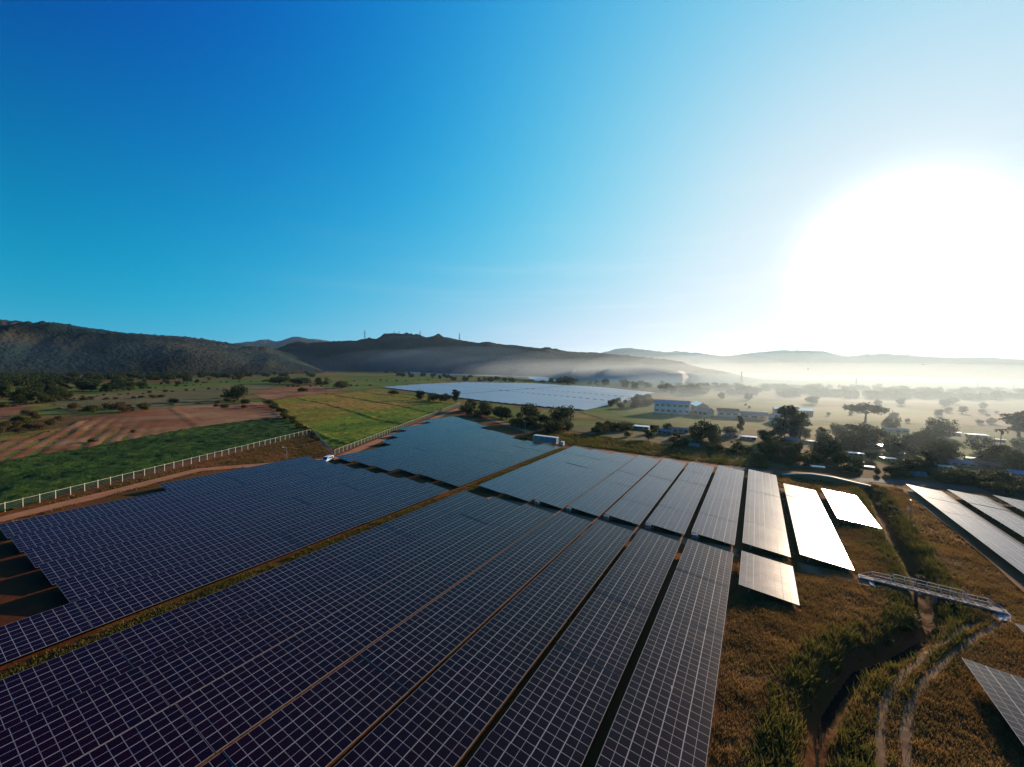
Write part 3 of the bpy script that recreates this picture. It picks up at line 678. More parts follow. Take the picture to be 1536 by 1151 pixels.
# ------------------------------------------------------------------ houses
ROOFS = {'white': mat('roof_white', (.80, .78, .74), .28, metal=.75), 'grey': mat('roof_grey', (.34, .29, .24), .6, (.24, .21, .18), .8), 'blue': mat('roof_blue', (.42, .42, .38), .5), 'red': mat('roof_rust', (.34, .12, .06), .6, (.24, .09, .05), .7), 'tan': mat('roof_tan', (.38, .30, .20), .6)}
WALLS = {'white': mat('wall_white', (.95, .82, .66), .8, (.88, .76, .62), .6), 'tan': mat('wall_tan', (.38, .33, .26), .85), 'blue': mat('wall_blue', (.50, .50, .50), .7), 'red': mat('wall_red', (.30, .14, .10), .8)}
WIN = mat('window_glass', (.02, .025, .03), .1, spec=.6)
def house(p, L, W, H, rz, roof, wall, label, rh=1.6, group=None, windows=3, storeys=1):
    t = thing('house', label, 'house', p, rz, group)
    b = MB(); b.box((0, 0, H/2), (L, W, H)); 
    for s in (-1, 1): b.poly([(s*L/2*.998, -W/2, H), (s*L/2*.998, W/2, H), (s*L/2*.998, 0, H+rh)])
    obj('wall', b, WALLS[wall], t)
    r = MB(); o = .5; th = .12
    for s in (-1, 1):
        e0 = Vector((0, s*(W/2+o), H-rh*o/(W/2)+.1)); e1 = Vector((0, 0, H+rh+.1)); x = L/2+o
        r.quad((-x, e0.y, e0.z), (x, e0.y, e0.z), (x, 0, e1.z), (-x, 0, e1.z)); r.quad((-x, e0.y, e0.z-th), (-x, 0, e1.z-th), (x, 0, e1.z-th), (x, e0.y, e0.z-th))
        r.quad((-x, e0.y, e0.z-th), (x, e0.y, e0.z-th), (x, e0.y, e0.z), (-x, e0.y, e0.z))
        for q in (-x, x): r.quad((q, e0.y, e0.z-th), (q, 0, e1.z-th), (q, 0, e1.z), (q, e0.y, e0.z))
    obj('roof', r, ROOFS[roof], t)
    for st in range(storeys):
        for s in (-1, 1):
            for i in range(windows):
                x = -L/2+L*(i+.5)/windows; q = MB(); hs = H/storeys
                q.box((x, s*(W/2+.02), hs*st+hs*.55), (L/windows*.62, .06, hs*.38)); obj('window', q, WIN, t)
    q = MB(); q.box((L/2+.02, 0, 1.0), (.06, .95, 2.0)); obj('door', q, DARK, t)
    return t
def px_house(u, v, wpx, hpx, rz, roof, wall, label, **k):
    p = G(u, v); s = px2m(p); L = wpx*s
    return house(p, L, kw(k, 'W', L*.55), hpx*s, rz, roof, wall, label, **k)
def kw(d, n, v): return d.pop(n, v)
house((344, 57, 0), 26, 8, 8.6, R(90+8), 'blue', 'white', 'two storey white school building with pale blue roof and window rows', 1.9, None, 6, 2)
house((372, 40, 0), 20, 9, 6, R(20), 'white', 'tan', 'house with bright white gable roof behind the school building', 2.4)
house((345, 34, 0), 12, 8, 4, R(60), 'tan', 'tan', 'small tan gabled house at the right end of the school building', 2.2)
house((352, 18, 0), 14, 9, 4.2, R(100), 'red', 'white', 'white walled house with reddish roof right of the school building', 2.)
house((350, 1, 0), 17, 9, 3.2, R(98), 'grey', 'tan', 'long low grey roofed building beside the red roofed house', 1.8)
house((335, -14, 0), 10, 9, 4, R(20), 'grey', 'white', 'pale grey house with sunlit gable edge in the meadow', 2.)
house((404, -26, 0), 26, 12, 4.5, R(95), 'white', 'red', 'wide bright white roofed hall at the edge of the hazy fields', 1.2)
HS = [(962, 644, 22, 8, 95, 'white', 'tan', 'small shed with shining white roof among banana plants'), (1000, 651, 22, 8, 70, 'grey', 'tan', 'dim grey hut right of the shining white shed'), (1021, 648, 22, 7, 95, 'grey', 'white', 'long grey hut below the school building'),
      (1095, 655, 20, 6, 92, 'white', 'blue', 'hut with thin white roof strip beside dark trees'), (1122, 659, 20, 7, 95, 'white', 'tan', 'pale lilac roofed hut right of the thin white roof'), (1187, 661, 14, 5, 100, 'grey', 'tan', 'small grey roofed hut in tree shade'), (1216, 665, 15, 6, 80, 'white', 'tan', 'small hut with slanting white roof left of the village trees'),
      (1282, 684, 17, 8, 100, 'white', 'tan', 'brightest white roofed hut in the middle of the village trees'), (1312, 671, 16, 6, 95, 'white', 'tan', 'hut with thin white roof above the brightest roof'), (1354, 683, 9, 5, 80, 'white', 'tan', 'tiny white roofed hut left of the broad olive tree'),
      (1343, 648, 26, 6, 105, 'grey', 'tan', 'long low hut at the foot of the dark round tree'), (1428, 652, 16, 6, 90, 'white', 'white', 'white roofed hut beneath the broad flat topped tree'), (1464, 656, 20, 7, 92, 'white', 'tan', 'pale roofed hut right of the broad flat topped tree'),
      (1440, 698, 30, 8, 100, 'grey', 'tan', 'cluttered grey roofed house below the olive tree'), (1482, 702, 40, 11, 60, 'red', 'red', 'large rust roofed house with one golden sunlit roof edge'), (1528, 714, 22, 8, 95, 'blue', 'tan', 'bluish roofed house at the right picture edge'), (1377, 714, 14, 5, 100, 'grey', 'tan', 'small grey hut in the dark shrubs above the white rows')]
HS += [(1226, 702, 13, 4, 96, 'white', 'tan', 'tiny white roof in the dark trees above the culvert'), (1332, 690, 14, 5, 100, 'white', 'tan', 'small white roof right of the brightest hut'), (1386, 676, 12, 4, 90, 'white', 'tan', 'small white roof left of the olive tree crown'), (1416, 702, 18, 5, 95, 'white', 'tan', 'white roofed shed below the olive tree'), (1302, 702, 10, 4, 95, 'white', 'tan', 'tiny white shed below the brightest hut'), (1456, 690, 14, 5, 100, 'white', 'tan', 'small white roof left of the rust roofed house'), (1252, 662, 13, 4, 92, 'white', 'tan', 'small white roof on the slope left of the village palms'), (1496, 662, 14, 5, 95, 'white', 'tan', 'small pale roof at the far right of the village'), (1040, 670, 13, 4, 95, 'grey', 'tan', 'tiny grey hut in shade below the big shadowy tree')]
for u, v, wp, hp, rz, rf, wa, lab in HS: px_house(u, v, wp, hp*.6, R(rz), rf, wa, lab, rh=.12 if rf == 'white' else .8, group='village houses')

ROOFPX = [(a[0], a[1], a[2]) for a in HS]+[(1008, 618, 58), (1040, 618, 30), (1100, 625, 80), (1140, 618, 40)]
# ------------------------------------------------------------------ trees
def blob_crown(seed, lobes, n, leaf, flat=1.0):
    """leaf clumps in several lobes; unit crown about 1 high"""
    r = np.random.default_rng(seed); V = []; T = []
    Ps = []; Ns = []
    for (cx, cy_, cz, rx, ry, rz) in lobes:
        k = int(n*rx*ry/sum(l[3]*l[4] for l in lobes))
        d = r.normal(size=(k, 3)); d /= np.linalg.norm(d, axis=1)[:, None]
        rad = (r.random(k)**.28)*(1+.22*np.sin(d[:, 0]*5+seed)*np.cos(d[:, 1]*6+seed*2))
        Ps.append(np.stack([cx+d[:, 0]*rad*rx, cy_+d[:, 1]*rad*ry, cz+d[:, 2]*rad*rz], 1)); Ns.append(d)
    Pp = np.concatenate(Ps); Nn = np.concatenate(Ns)
    hole = vnoise(Pp[:, 0]*5+seed*3+50, Pp[:, 2]*6+Pp[:, 1]*4+50) > .30
    Pp = Pp[hole]; Nn = Nn[hole]; k = len(Pp)
    nrm = Nn+r.normal(0, .7, (k, 3)); nrm /= np.linalg.norm(nrm, axis=1)[:, None]
    a = np.cross(nrm, r.normal(size=(k, 3))); a /= np.linalg.norm(a, axis=1)[:, None]; b = np.cross(nrm, a)
    s = leaf*(.6+.8*r.random(k))[:, None]
    V = np.stack([Pp-a*s, Pp-b*s*.6, Pp+a*s, Pp+b*s*.6], 1).reshape(-1, 3)
    F = np.arange(4*k).reshape(-1, 4)
    clump = np.clip(.5+.9*(vnoise(Pp[:, 0]*4+seed, Pp[:, 1]*4+Pp[:, 2]*5)-.5)+r.normal(0, .15, k), 0, 1)
    return V, F, np.repeat(clump, 4)
def trunk_mesh(seed, h, r0, spread):
    r = random.Random(seed); b = MB(); top = Vector((r.uniform(-.03, .03), r.uniform(-.03, .03), h))
    b.tube((0, 0, -.04), (0, 0, h*.4), r0*1.25, r0, 7); b.tube((0, 0, h*.4), top, r0, r0*.75, 7)
    for i in range(5):
        a = 2*pi*i/5+r.uniform(-.4, .4); q = Vector((cos(a)*spread*r.uniform(.6, 1), sin(a)*spread*r.uniform(.6, 1), h+r.uniform(.15, .4)*(1-h)))
        m_ = top.lerp(q, .5)+Vector((0, 0, .04)); b.tube(top, m_, r0*.6, r0*.4, 5); b.tube(m_, q, r0*.4, r0*.15, 5)
    return b.mesh('trunk', BARK)
KIND = {}
def reg(kind, seeds, lob, n, leaf, m, h, r0, sp):
    KIND[kind] = []
    for s in seeds:
        V, F, T = blob_crown(s, lob(random.Random(s)), n, leaf)
        KIND[kind].append((npmesh('crown', V, F, m, False, T), trunk_mesh(s, h, r0, sp), (V, F, T)))
def lob_round(r):
    l = [(0, 0, .55, .36, .36, .40), (0, 0, .25, .26, .26, .2)]
    for i in range(6):
        a = r.uniform(0, 6.28); l.append((cos(a)*.24, sin(a)*.24, r.uniform(.2, .78), r.uniform(.14, .24), r.uniform(.14, .24), r.uniform(.12, .22)))
    return l
def lob_tall(r):
    l = []
    for i in range(8):
        a = r.uniform(0, 6.28); z = .28+.62*i/7; q = .2*(1-.5*abs(z-.5)); l.append((cos(a)*.10, sin(a)*.10, z, q*r.uniform(.8, 1.2), q*r.uniform(.8, 1.2), .13))
    return l
def lob_flat(r):
    l = [(0, 0, .70, .60, .60, .20), (0, 0, .82, .34, .34, .16)]
    for i in range(7):
        a = 2*pi*i/7+r.uniform(-.3, .3); l.append((cos(a)*.55, sin(a)*.55, r.uniform(.58, .70), .32, .32, .14))
    return l
def lob_broad(r):
    l = [(0, 0, .55, .50, .50, .36), (0, 0, .25, .38, .38, .2)]
    for i in range(8):
        a = 2*pi*i/8+r.uniform(-.3, .3); l.append((cos(a)*.42, sin(a)*.42, r.uniform(.2, .74), .24, .24, .22))
    return l
def lob_bush(r):
    l = []
    for i in range(6):
        a = r.uniform(0, 6.28); l.append((cos(a)*.35*r.random(), sin(a)*.35*r.random(), r.uniform(.25, .6), r.uniform(.25, .4), r.uniform(.25, .4), r.uniform(.2, .35)))
    return l
reg('round', (1, 2, 3, 4), lob_round, 2600, .035, LEAF_D, .36, .035, .3)
reg('tall', (5, 6, 7), lob_tall, 2200, .035, LEAF_D, .3, .028, .16)
reg('flat', (8, 9), lob_flat, 3200, .04, LEAF_D, .40, .045, .6)
reg('broad', (10, 11, 12), lob_broad, 3400, .035, LEAF_D, .32, .045, .45)
reg('bush', (13, 14, 15), lob_bush, 1500, .05, LEAF_O, .2, .03, .25)
reg('brownbush', (16, 17), lob_bush, 1500, .045, LEAF_B, .2, .03, .25)
reg('olive', (18, 19), lob_broad, 3000, .035, LEAF_O, .32, .04, .45)
def palm_mesh(seed):
    r = np.random.default_rng(seed); V = []; F = []; T = []
    for i in range(15):
        a = 2*pi*i/15+r.normal(0, .2); up = r.uniform(.2, 1.1); L_ = r.uniform(.26, .34); px, pz, q = 0., .84, up; wv = .02
        for s_ in range(6):
            nx, nz = px+L_/6*cos(q), pz+L_/6*sin(q); q -= .42; w2 = .045*(1-abs(s_-2)/5)
            n = len(V)
            for (x, z, ww) in ((px, pz, wv), (nx, nz, w2)):
                for sg in (-1, 1): V.append((x*cos(a)-sg*ww*sin(a), x*sin(a)+sg*ww*cos(a), z-.25*ww)); T.append(.4+.4*r.random())
            F.append((n, n+1, n+3, n+2)); px, pz, wv = nx, nz, w2
    b = MB(); b.tube((0, 0, -.03), (.01, 0, .45), .022, .016, 6); b.tube((.01, 0, .45), (0, 0, .85), .016, .013, 6)
    return npmesh('crown', np.array(V), np.array(F), LEAF_D, False, T), b.mesh('trunk', BARK), None
KIND['palm'] = [palm_mesh(s) for s in (31, 32, 33)]
NAMES = {'palm': 'palm_tree', 'round': 'tree', 'tall': 'tall_tree', 'flat': 'flat_topped_tree', 'broad': 'tree', 'bush': 'bush', 'brownbush': 'bush', 'olive': 'tree'}
tr = random.Random(5)
def tree(p, h, wd, kind, label, group=None):
    c, t, _ = tr.choice(KIND[kind])
    o = thing(NAMES[kind], label, 'bush' if 'bush' in kind else 'tree', p, tr.uniform(0, 6.28), group)
    base = {'palm': .62, 'round': .9, 'tall': .5, 'flat': 1.7, 'broad': 1.35, 'bush': 1.2, 'brownbush': 1.2, 'olive': 1.35}[kind]
    s = wd/base; o.scale = (s, s, h)
    link('crown', c, o); link('trunk', t, o); return o
def ptree(u, v, wpx, hpx, kind, label, group=None):
    p = G(u, v); s = px2m(p); return tree(p, hpx*s, wpx*s, kind, label, group)
# single trees the photograph shows clearly
for a in [(357, 601, 30, 27, 'broad', 'lone big dark tree standing in the red and ochre fields'), (337, 598, 12, 16, 'round', 'small dark tree leaning against the lone big tree'),
          (795, 634, 34, 33, 'broad', 'large dark tree between the near panels and distant array, left of two'), (842, 637, 44, 32, 'broad', 'widest dark tree below the distant array, right of two'),
          (752, 628, 30, 20, 'round', 'dark round tree left of the two large trees'), (728, 622, 26, 24, 'olive', 'sunlit olive tree at the far corner of the panels'), (706, 616, 24, 18, 'round', 'dark shaded tree at the far end of the dirt road'),
          (630, 600, 16, 16, 'round', 'round dark tree beside the ripe crop field'), (650, 602, 24, 14, 'broad', 'low dark tree clump edging the ripe crop field'), (668, 603, 22, 14, 'broad', 'dark spreading tree edging the ripe crop field near fence'), (684, 604, 12, 19, 'tall', 'slim dark tree at the corner of the ripe crop field'), (591, 592, 22, 8, 'bush', 'low dark bushes at the tip of the distant array'),
          (1298, 633, 54, 30, 'flat', 'umbrella shaped flat topped tree alone on the hazy plain'), (1336, 645, 25, 22, 'broad', 'dark boxy round tree right of the umbrella tree'), (1412, 655, 40, 31, 'broad', 'broad flat topped dark tree above the village roofs'), (1402, 692, 52, 36, 'olive', 'broad olive tree in the village with sunlit edge'), (1470, 678, 38, 26, 'broad', 'dark dome shaped tree before the pale roofed hut'),
          (1190, 655, 42, 45, 'tall', 'tall ragged dark tree left of the village with palm like top'), (1170, 655, 34, 34, 'round', 'dark tree beside the tall ragged tree'), (1052, 662, 34, 36, 'broad', 'big dark shadowy tree in front of the school building'), (1070, 664, 28, 30, 'round', 'dark tree right of the big shadowy tree'),
          (1528, 655, 34, 38, 'tall', 'tall hazy tree at the right picture edge'), (1474, 614, 12, 11, 'round', 'small round tree far out in the pale hazy fields'),
          (420, 576, 36, 13, 'broad', 'dark tree clump at the foot of the hills'), (450, 577, 34, 12, 'broad', 'dark tree clump right of another at the hill foot'), (485, 578, 26, 13, 'round', 'dark tree at the edge of the far meadow'), (512, 583, 26, 13, 'olive', 'olive tree on the far meadow edge'), (455, 588, 20, 8, 'bush', 'low bushes on the red far field'),
          (1095, 655, 26, 18, 'olive', 'hazy olive tree on the meadow below the grey building'), (1110, 650, 10, 26, 'tall', 'slim tree on the meadow below the grey building'),
          (1240, 685, 44, 34, 'broad', 'dark tree mass left of the brightest hut'), (1296, 668, 60, 36, 'broad', 'widest dark tree above the brightest hut'), (1500, 690, 30, 24, 'round', 'dark tree beside the rust roofed house'), (1530, 700, 26, 26, 'broad', 'dark tree at the right edge above the bluish roof'),
          (200, 650, 8, 6, 'bush', 'tiny dark bush on the red soil field edge'), (140, 664, 18, 8, 'brownbush', 'brownish low bush where red soil meets green crop')]:
    ptree(*a)
for a in [(1200, 662, 24, 48, 'palm', 'tall palm tree behind the ragged dark tree left of the village'), (1176, 664, 20, 40, 'palm', 'palm tree left of the small grey roofed hut'), (1232, 668, 18, 30, 'palm', 'palm tree above the hut with slanting white roof'), (1345, 690, 18, 30, 'palm', 'palm tree among dark trees left of the olive tree'), (985, 656, 14, 20, 'palm', 'short palm beside the shining white shed'), (1072, 668, 14, 24, 'palm', 'palm tree at the edge of the big shadowy tree'), (948, 652, 13, 18, 'palm', 'small palm left of the shining white shed'), (1500, 676, 20, 36, 'palm', 'palm tree near the right edge behind the rust roofed house'), (1270, 670, 16, 28, 'palm', 'palm tree left of the thin white roofed hut')]: ptree(*a)
# hedge along the ditch between the two crop fields
for i in range(16):
    t = i/15; u = 404+(478-404)*t; v = 606+(660-606)*t**1.05
    ptree(u+tr.uniform(-3, 3), v+2, tr.uniform(14, 22)*(1-.4*t), tr.uniform(7, 11)*(1-.3*t), 'bush', 'dark bush in the hedge between red soil and ripe crop', 'hedge bushes between the fields')
def scatter(n, poly, hr, wr, kinds, label, group, bias=None):
    k = 0
    xs = [p[0] for p in poly]; ys_ = [p[1] for p in poly]; tries = 0
    while k < n and tries < n*60:
        tries += 1
        u = tr.uniform(min(xs), max(xs)); v = tr.uniform(min(ys_), max(ys_))
        if not inside(np.array([u]), np.array([v]), poly)[0]: continue
        p = G(u, v); h = tr.uniform(*hr); s_ = px2m(p)
        if any(v > hv-1 and abs(u-hu) < hw*.5+h/s_*.5 and v-h/s_ < hv-1 for hu, hv, hw in ROOFPX): continue
        tree(p, h, h*tr.uniform(*wr), tr.choice(kinds), label, group); k += 1
scatter(26, [(0, 600), (0, 585), (60, 578), (130, 582), (180, 588), (110, 598), (60, 606), (20, 608)], (7, 12), (.9, 1.5), ['round', 'broad', 'tall', 'olive'], 'dark tree in the grove at the left edge below the hills', 'grove at the left edge')
scatter(18, [(130, 580), (200, 574), (330, 568), (400, 566), (330, 573), (230, 582), (190, 592)], (5, 10), (.9, 1.5), ['round', 'broad', 'olive'], 'dark tree on the far meadow below the left hills', 'trees on the far left meadow')
scatter(16, [(0, 650), (0, 628), (60, 618), (110, 622), (80, 638), (40, 652)], (3, 5), (1.4, 2.), ['brownbush', 'bush'], 'brown bush at the left edge of the red soil', 'brown bushes left of the red soil')
scatter(14, [(100, 624), (110, 612), (230, 604), (270, 606), (170, 626)], (3, 6), (1.3, 1.9), ['bush', 'brownbush', 'round'], 'dark bush on the bank between red soil and ochre field', 'bushes on the red soil bank')
scatter(9, [(310, 612), (330, 602), (385, 600), (370, 614)], (3, 5), (1.3, 1.9), ['bush', 'brownbush'], 'bush in the shade below the lone big tree', 'bushes below the lone tree')
scatter(26, [(690, 620), (720, 615), (770, 628), (860, 642), (930, 650), (910, 655), (820, 650), (760, 642)], (4, 8), (1., 1.7), ['round', 'broad', 'bush'], 'dark tree in the belt behind the white container', 'tree belt behind the container')
scatter(24, [(880, 648), (930, 640), (1010, 648), (1060, 655), (1050, 666), (960, 660)], (3.5, 6.5), (.9, 1.5), ['round', 'olive', 'tall', 'bush'], 'leafy banana like tree around the huts below the school', 'trees around the huts')
scatter(26, [(900, 606), (985, 596), (975, 612), (930, 614)], (4, 8), (.9, 1.5), ['round', 'broad', 'olive'], 'dark tree between the distant array and the school', 'trees left of the school')
scatter(84, [(1060, 668), (1150, 660), (1240, 664), (1380, 678), (1500, 690), (1560, 700), (1560, 728), (1440, 722), (1330, 712), (1220, 700), (1120, 682)], (4.2, 8.5), (.75, 1.2), ['round', 'broad', 'tall', 'olive'], 'dark tree in the shaded village belt above the panels', 'village belt trees')
scatter(34, [(1140, 650), (1240, 655), (1300, 655), (1400, 660), (1536, 668), (1536, 684), (1400, 674), (1250, 668)], (4.5, 8.5), (.75, 1.2), ['round', 'broad', 'olive', 'tall'], 'hazy tree among the village roofs', 'trees among the village roofs')
scatter(40, [(1320, 704), (1536, 722), (1600, 735), (1600, 746), (1480, 740), (1360, 720)], (2.5, 4.5), (1.1, 1.8), ['bush'], 'dark shrub along the road above the white rows', 'roadside shrubs')
scatter(26, [(800, 574), (840, 572), (990, 582), (985, 587), (905, 580), (820, 575.5)], (9, 16), (.9, 1.5), ['round', 'broad', 'tall'], 'dark tree in the line behind the distant array', 'tree line behind the distant array')
scatter(16, [(985, 585), (1060, 590), (1060, 594), (990, 592)], (8, 14), (.8, 1.3), ['tall', 'round', 'broad'], 'hazy tree in the row behind the school fields', 'trees behind the school fields')
scatter(8, [(1060, 592), (1200, 600), (1430, 606), (1440, 612), (1280, 610), (1060, 598)], (8, 13), (.9, 1.5), ['round', 'broad'], 'misty tree on the hazy plain', 'misty plain trees')

for (u0, v0, u1, v1) in ((130, 596, 330, 584), (240, 577, 420, 572), (150, 588, 300, 578), (500, 573, 640, 571), (430, 581, 560, 579), (0, 612, 110, 600), (60, 603, 240, 597)):
    for i in range(13):
        t = (i+tr.uniform(-.4, .4))/12; p = G(u0+(u1-u0)*t, v0+(v1-v0)*t+tr.uniform(-.5, .5)); h = tr.uniform(1.5, 4.2); tree(p, h, h*tr.uniform(1.2, 2.2), tr.choice(['bush', 'brownbush', 'bush']), 'dark bush in a hedge line across the far left fields', 'far field hedges')
scatter(60, [(1120, 688), (1200, 694), (1300, 700), (1420, 712), (1580, 728), (1580, 742), (1440, 728), (1300, 712), (1180, 703)], (2.2, 5.0), (1.0, 1.6), ['bush'], 'dark shrub at the lower edge of the shaded village belt', 'village belt shrubs')
scatter(24, [(1000, 664), (1060, 668), (1130, 676), (1130, 686), (1050, 676), (1000, 670)], (2.2, 4.5), (1.0, 1.6), ['bush'], 'leafy shrub on the shaded slope below the huts', 'shrubs below the huts')
scatter(22, [(1100, 604), (1300, 612), (1536, 622), (1536, 640), (1300, 632), (1120, 616)], (3, 7), (.9, 1.5), ['round', 'bush', 'olive', 'tall'], 'hazy small tree in the pale fields beyond the village', 'trees in the hazy fields')
# far woods that read as one mass
def woodland(name, pts, kinds, hr, wr, label):
    Vs = []; Fs = []; Ts = []; n = 0
    for (x, y, z) in pts:
        V, F, T = tr.choice(KIND[tr.choice(kinds)])[2]; st = 4
        q = tr.random(); F = F[::3]; V = V.reshape(-1, 4, 3)[::3].reshape(-1, 3); T = T.reshape(-1, 4)[::3].ravel(); F = np.arange(len(V)).reshape(-1, 4)
        c = V.reshape(-1, 4, 3); m_ = c.mean(1, keepdims=True); V = (m_+(c-m_)*1.9).reshape(-1, 3)
        h = tr.uniform(*hr); a = tr.uniform(0, 6.28); wd = h*tr.uniform(*wr)
        W_ = np.stack([x+(V[:, 0]*cos(a)-V[:, 1]*sin(a))*wd, y+(V[:, 0]*sin(a)+V[:, 1]*cos(a))*wd, z+(V[:, 2]*1.05-.15)*h], 1)
        Vs.append(W_); Fs.append(F+n); Ts.append(T); n += len(V)
    o = link(name, npmesh(name, np.concatenate(Vs), np.concatenate(Fs), LEAF_D, False, np.concatenate(Ts)))
    return tag(o, label, 'woodland', None, 'stuff')
def pts_in(poly, n):
    out = []; xs = [p[0] for p in poly]; ys_ = [p[1] for p in poly]
    while len(out) < n:
        u = tr.uniform(min(xs), max(xs)); v = tr.uniform(min(ys_), max(ys_))
        if inside(np.array([u]), np.array([v]), poly)[0]:
            p = G(u, v); out.append((p.x, p.y, 0))
    return out
woodland('woodland', pts_in([(-40, 566), (100, 564), (300, 562), (480, 558), (470, 566), (380, 566), (200, 573), (60, 578), (-40, 584)], 260), ['round', 'broad'], (6, 12), (.9, 1.4), 'dark scrubby woodland along the foot of the left hills')
woodland('woodland', pts_in([(560, 558), (700, 566), (800, 572), (820, 575), (700, 572), (600, 565)], 40), ['round', 'broad'], (7, 12), (.9, 1.5), 'dark riverside woodland below the central hill')
woodland('woodland', pts_in([(980, 578), (1150, 580), (1340, 582), (1560, 588), (1560, 602), (1400, 600), (1200, 596), (1000, 588)], 240), ['round', 'broad'], (8, 14), (1., 1.7), 'misty woodland bands fading into the sunlit haze')

# ------------------------------------------------------------------ weeds and grass
def blades(name, pts, h, wd, nb, m, label, zf=ground_z, spread=.25):
    n = len(pts); r = np.random.default_rng(len(name)*7+n)
    px = np.repeat(pts[:, 0], nb)+r.normal(0, spread, n*nb); py = np.repeat(pts[:, 1], nb)+r.normal(0, spread, n*nb)
    hh = np.repeat(h, nb)*(.5+.8*r.random(n*nb)); a = r.random(n*nb)*2*pi; ln = hh*(.25+.6*r.random(n*nb)); la = r.random(n*nb)*2*pi
    z = zf(px, py)-.05; ww = wd*(.6+.8*r.random(n*nb)); ca, sa = np.cos(a)*ww, np.sin(a)*ww
    tx, ty, tz = px+np.cos(la)*ln, py+np.sin(la)*ln, z+hh
    V = np.stack([np.stack([px-ca, py-sa, z], 1), np.stack([px+ca, py+sa, z], 1), np.stack([tx+ca*.35, ty+sa*.35, tz], 1), np.stack([tx-ca*.35, ty-sa*.35, tz], 1)], 1).reshape(-1, 3)
    T = np.repeat(np.clip(np.repeat(.5+.9*fbm(pts[:, 0]/4, pts[:, 1]/4, 2), nb)+r.normal(0, .18, n*nb), 0, 1), 4)
    o = link(name, npmesh(name, V, np.arange(len(V)).reshape(-1, 4), m, False, T)); return tag(o, label, 'grass', None, 'stuff')
def spread_pts(n, box, keep):
    P_ = np.stack([rng.uniform(box[0], box[1], n), rng.uniform(box[2], box[3], n)], 1); return P_[keep(P_[:, 0], P_[:, 1])]
def free(x, y):
    k = (y < 2.0)
    k &= ~((x > 72.5) & (x < 87.5) & (y > -7) & (y < 1.5)); k &= ~((x > 91) & (y > -7.2)); k &= ~((x > 91) & (x < 148.2) & (y > -16.4) & (y < -7.4)); k &= ~((x > 119) & (x < 148.2) & (y > -25.8) & (y < -16.8))
    k &= ~((x < 69) & (y < -30.5+.3) & (y > -40)); k &= ~((x > 84) & (y < -39)); k &= ~((x < 83) & (y < -39.2))
    for t in TRACKS: k &= dist_poly(x, y, t) > .38
    k &= ~((x > 87) & (x < 91.5) & (y < -16) & (y > -34))
    return k
def dryk(x, y): return free(x, y) & (dist_poly(x, y, CREEK) > 1.6) & (rng.random(len(x)) < .62+.9*fbm(x/6, y/6, 3))
def wetk(x, y):
    d = dist_poly(x, y, CREEK); return free(x, y) & (d > .9) & (d < 6) & (rng.random(len(x)) < np.exp(-((d-2.6)/1.6)**2)*(.6+.6*fbm(x/3, y/3, 2)))
p1 = spread_pts(60000, (34, 118, -41, 2), dryk); blades('dry_grass', p1, 0.17+.30*np.clip(.5+fbm(p1[:, 0]/5, p1[:, 1]/5, 3), 0, 1), .035, 7, GRASS, 'dry brown grass tussocks covering the bare ground by the creek')
p2 = spread_pts(30000, (34, 165, -41, 2), wetk); blades('creek_weeds', p2, .45+.6*np.clip(.5+fbm(p2[:, 0]/4, p2[:, 1]/4, 2), 0, 1), .06, 8, GRASSG, 'olive green weeds lining the banks of the creek')
p3 = spread_pts(9000, (118, 168, -41, -7), dryk); blades('dry_grass', p3, np.full(len(p3), .4), .09, 5, GRASS, 'orange dry grass around the glaring rows')
p4 = spread_pts(9000, (2, 162, ky(6)+8.6, ky(7.44)-.5), lambda x, y: rng.random(len(x)) < .5+.9*fbm(x/5, y/3, 2)); blades('strip_grass', p4, np.full(len(p4), .35), .08, 5, GRASSG, 'olive grass growing in the strip between solar blocks')
p7 = spread_pts(9000, (34, 165, -41, 2), lambda x, y: free(x, y) & (dist_poly(x, y, CREEK) > 3) & (fbm(x/7+40, y/7, 3) > .12)); blades('olive_grass', p7, np.full(len(p7), .34), .05, 7, GRASSG, 'patches of olive grass among the dry grass')
fl = [(-14, 129.5), (121, 186.5), (97.5, 137)]
def vergek(x, y):
    d = dist_poly(x, y, [(-30, 118), (13, 135.5), (40, 144), (60, 151), (92, 131), (96, 131)]); return inside(x, y, [(-14, 126), (121, 186), (97, 137), (84, 134), (60, 147), (40, 140), (13, 131)]) & (d > 2.4) & (rng.random(len(x)) < .55+.9*fbm(x/8, y/8, 3))
p8 = spread_pts(16000, (-14, 121, 122, 187), vergek); blades('verge_grass', p8, .25+.35*rng.random(len(p8)), .10, 6, GRASSV, 'dry grass verge between the dirt road and the white fence', lambda x, y: 0*x)
# bushes of the ditch
def cb(x, y, w_, h, kind, lab): tree((x, y, float(ground_z(x, y))-.1), h, w_, kind, lab, 'ditch bushes')
for i in range(20):
    t = tr.random(); k = tr.randint(6, len(CREEK)-2); a = CREEK[k]; b = CREEK[k+1]; x = a[0]+(b[0]-a[0])*t; y = a[1]+(b[1]-a[1])*t+(tr.choice((-1, 1)) if x < 110 else -1)*tr.uniform(1.2, 3.4)
    if 86 < x < 92: continue
    cb(x, y, tr.uniform(1.4, 3.0), tr.uniform(.7, 1.6), 'bush', 'olive bush growing on the bank of the weedy creek')
for (u, v, wp, hp) in [(1405, 940, 14, 14), (1300, 870, 6, 5)]:
    p = G(u, v); cb(p.x, p.y, wp*px2m(p), hp*px2m(p), 'bush', 'rounded pale green bush beside the creek bend') if wp > 10 else None
# roadside scrub along the east edge
def eastk(x, y): return rng.random(len(x)) < .5+.9*fbm(x/6, y/6, 2)
p5 = spread_pts(9000, (171, 200, -5, 100), eastk); blades('roadside_scrub', p5, .5+.5*rng.random(len(p5)), .12, 6, GRASSG, 'scrubby green verge beyond the dirt road')

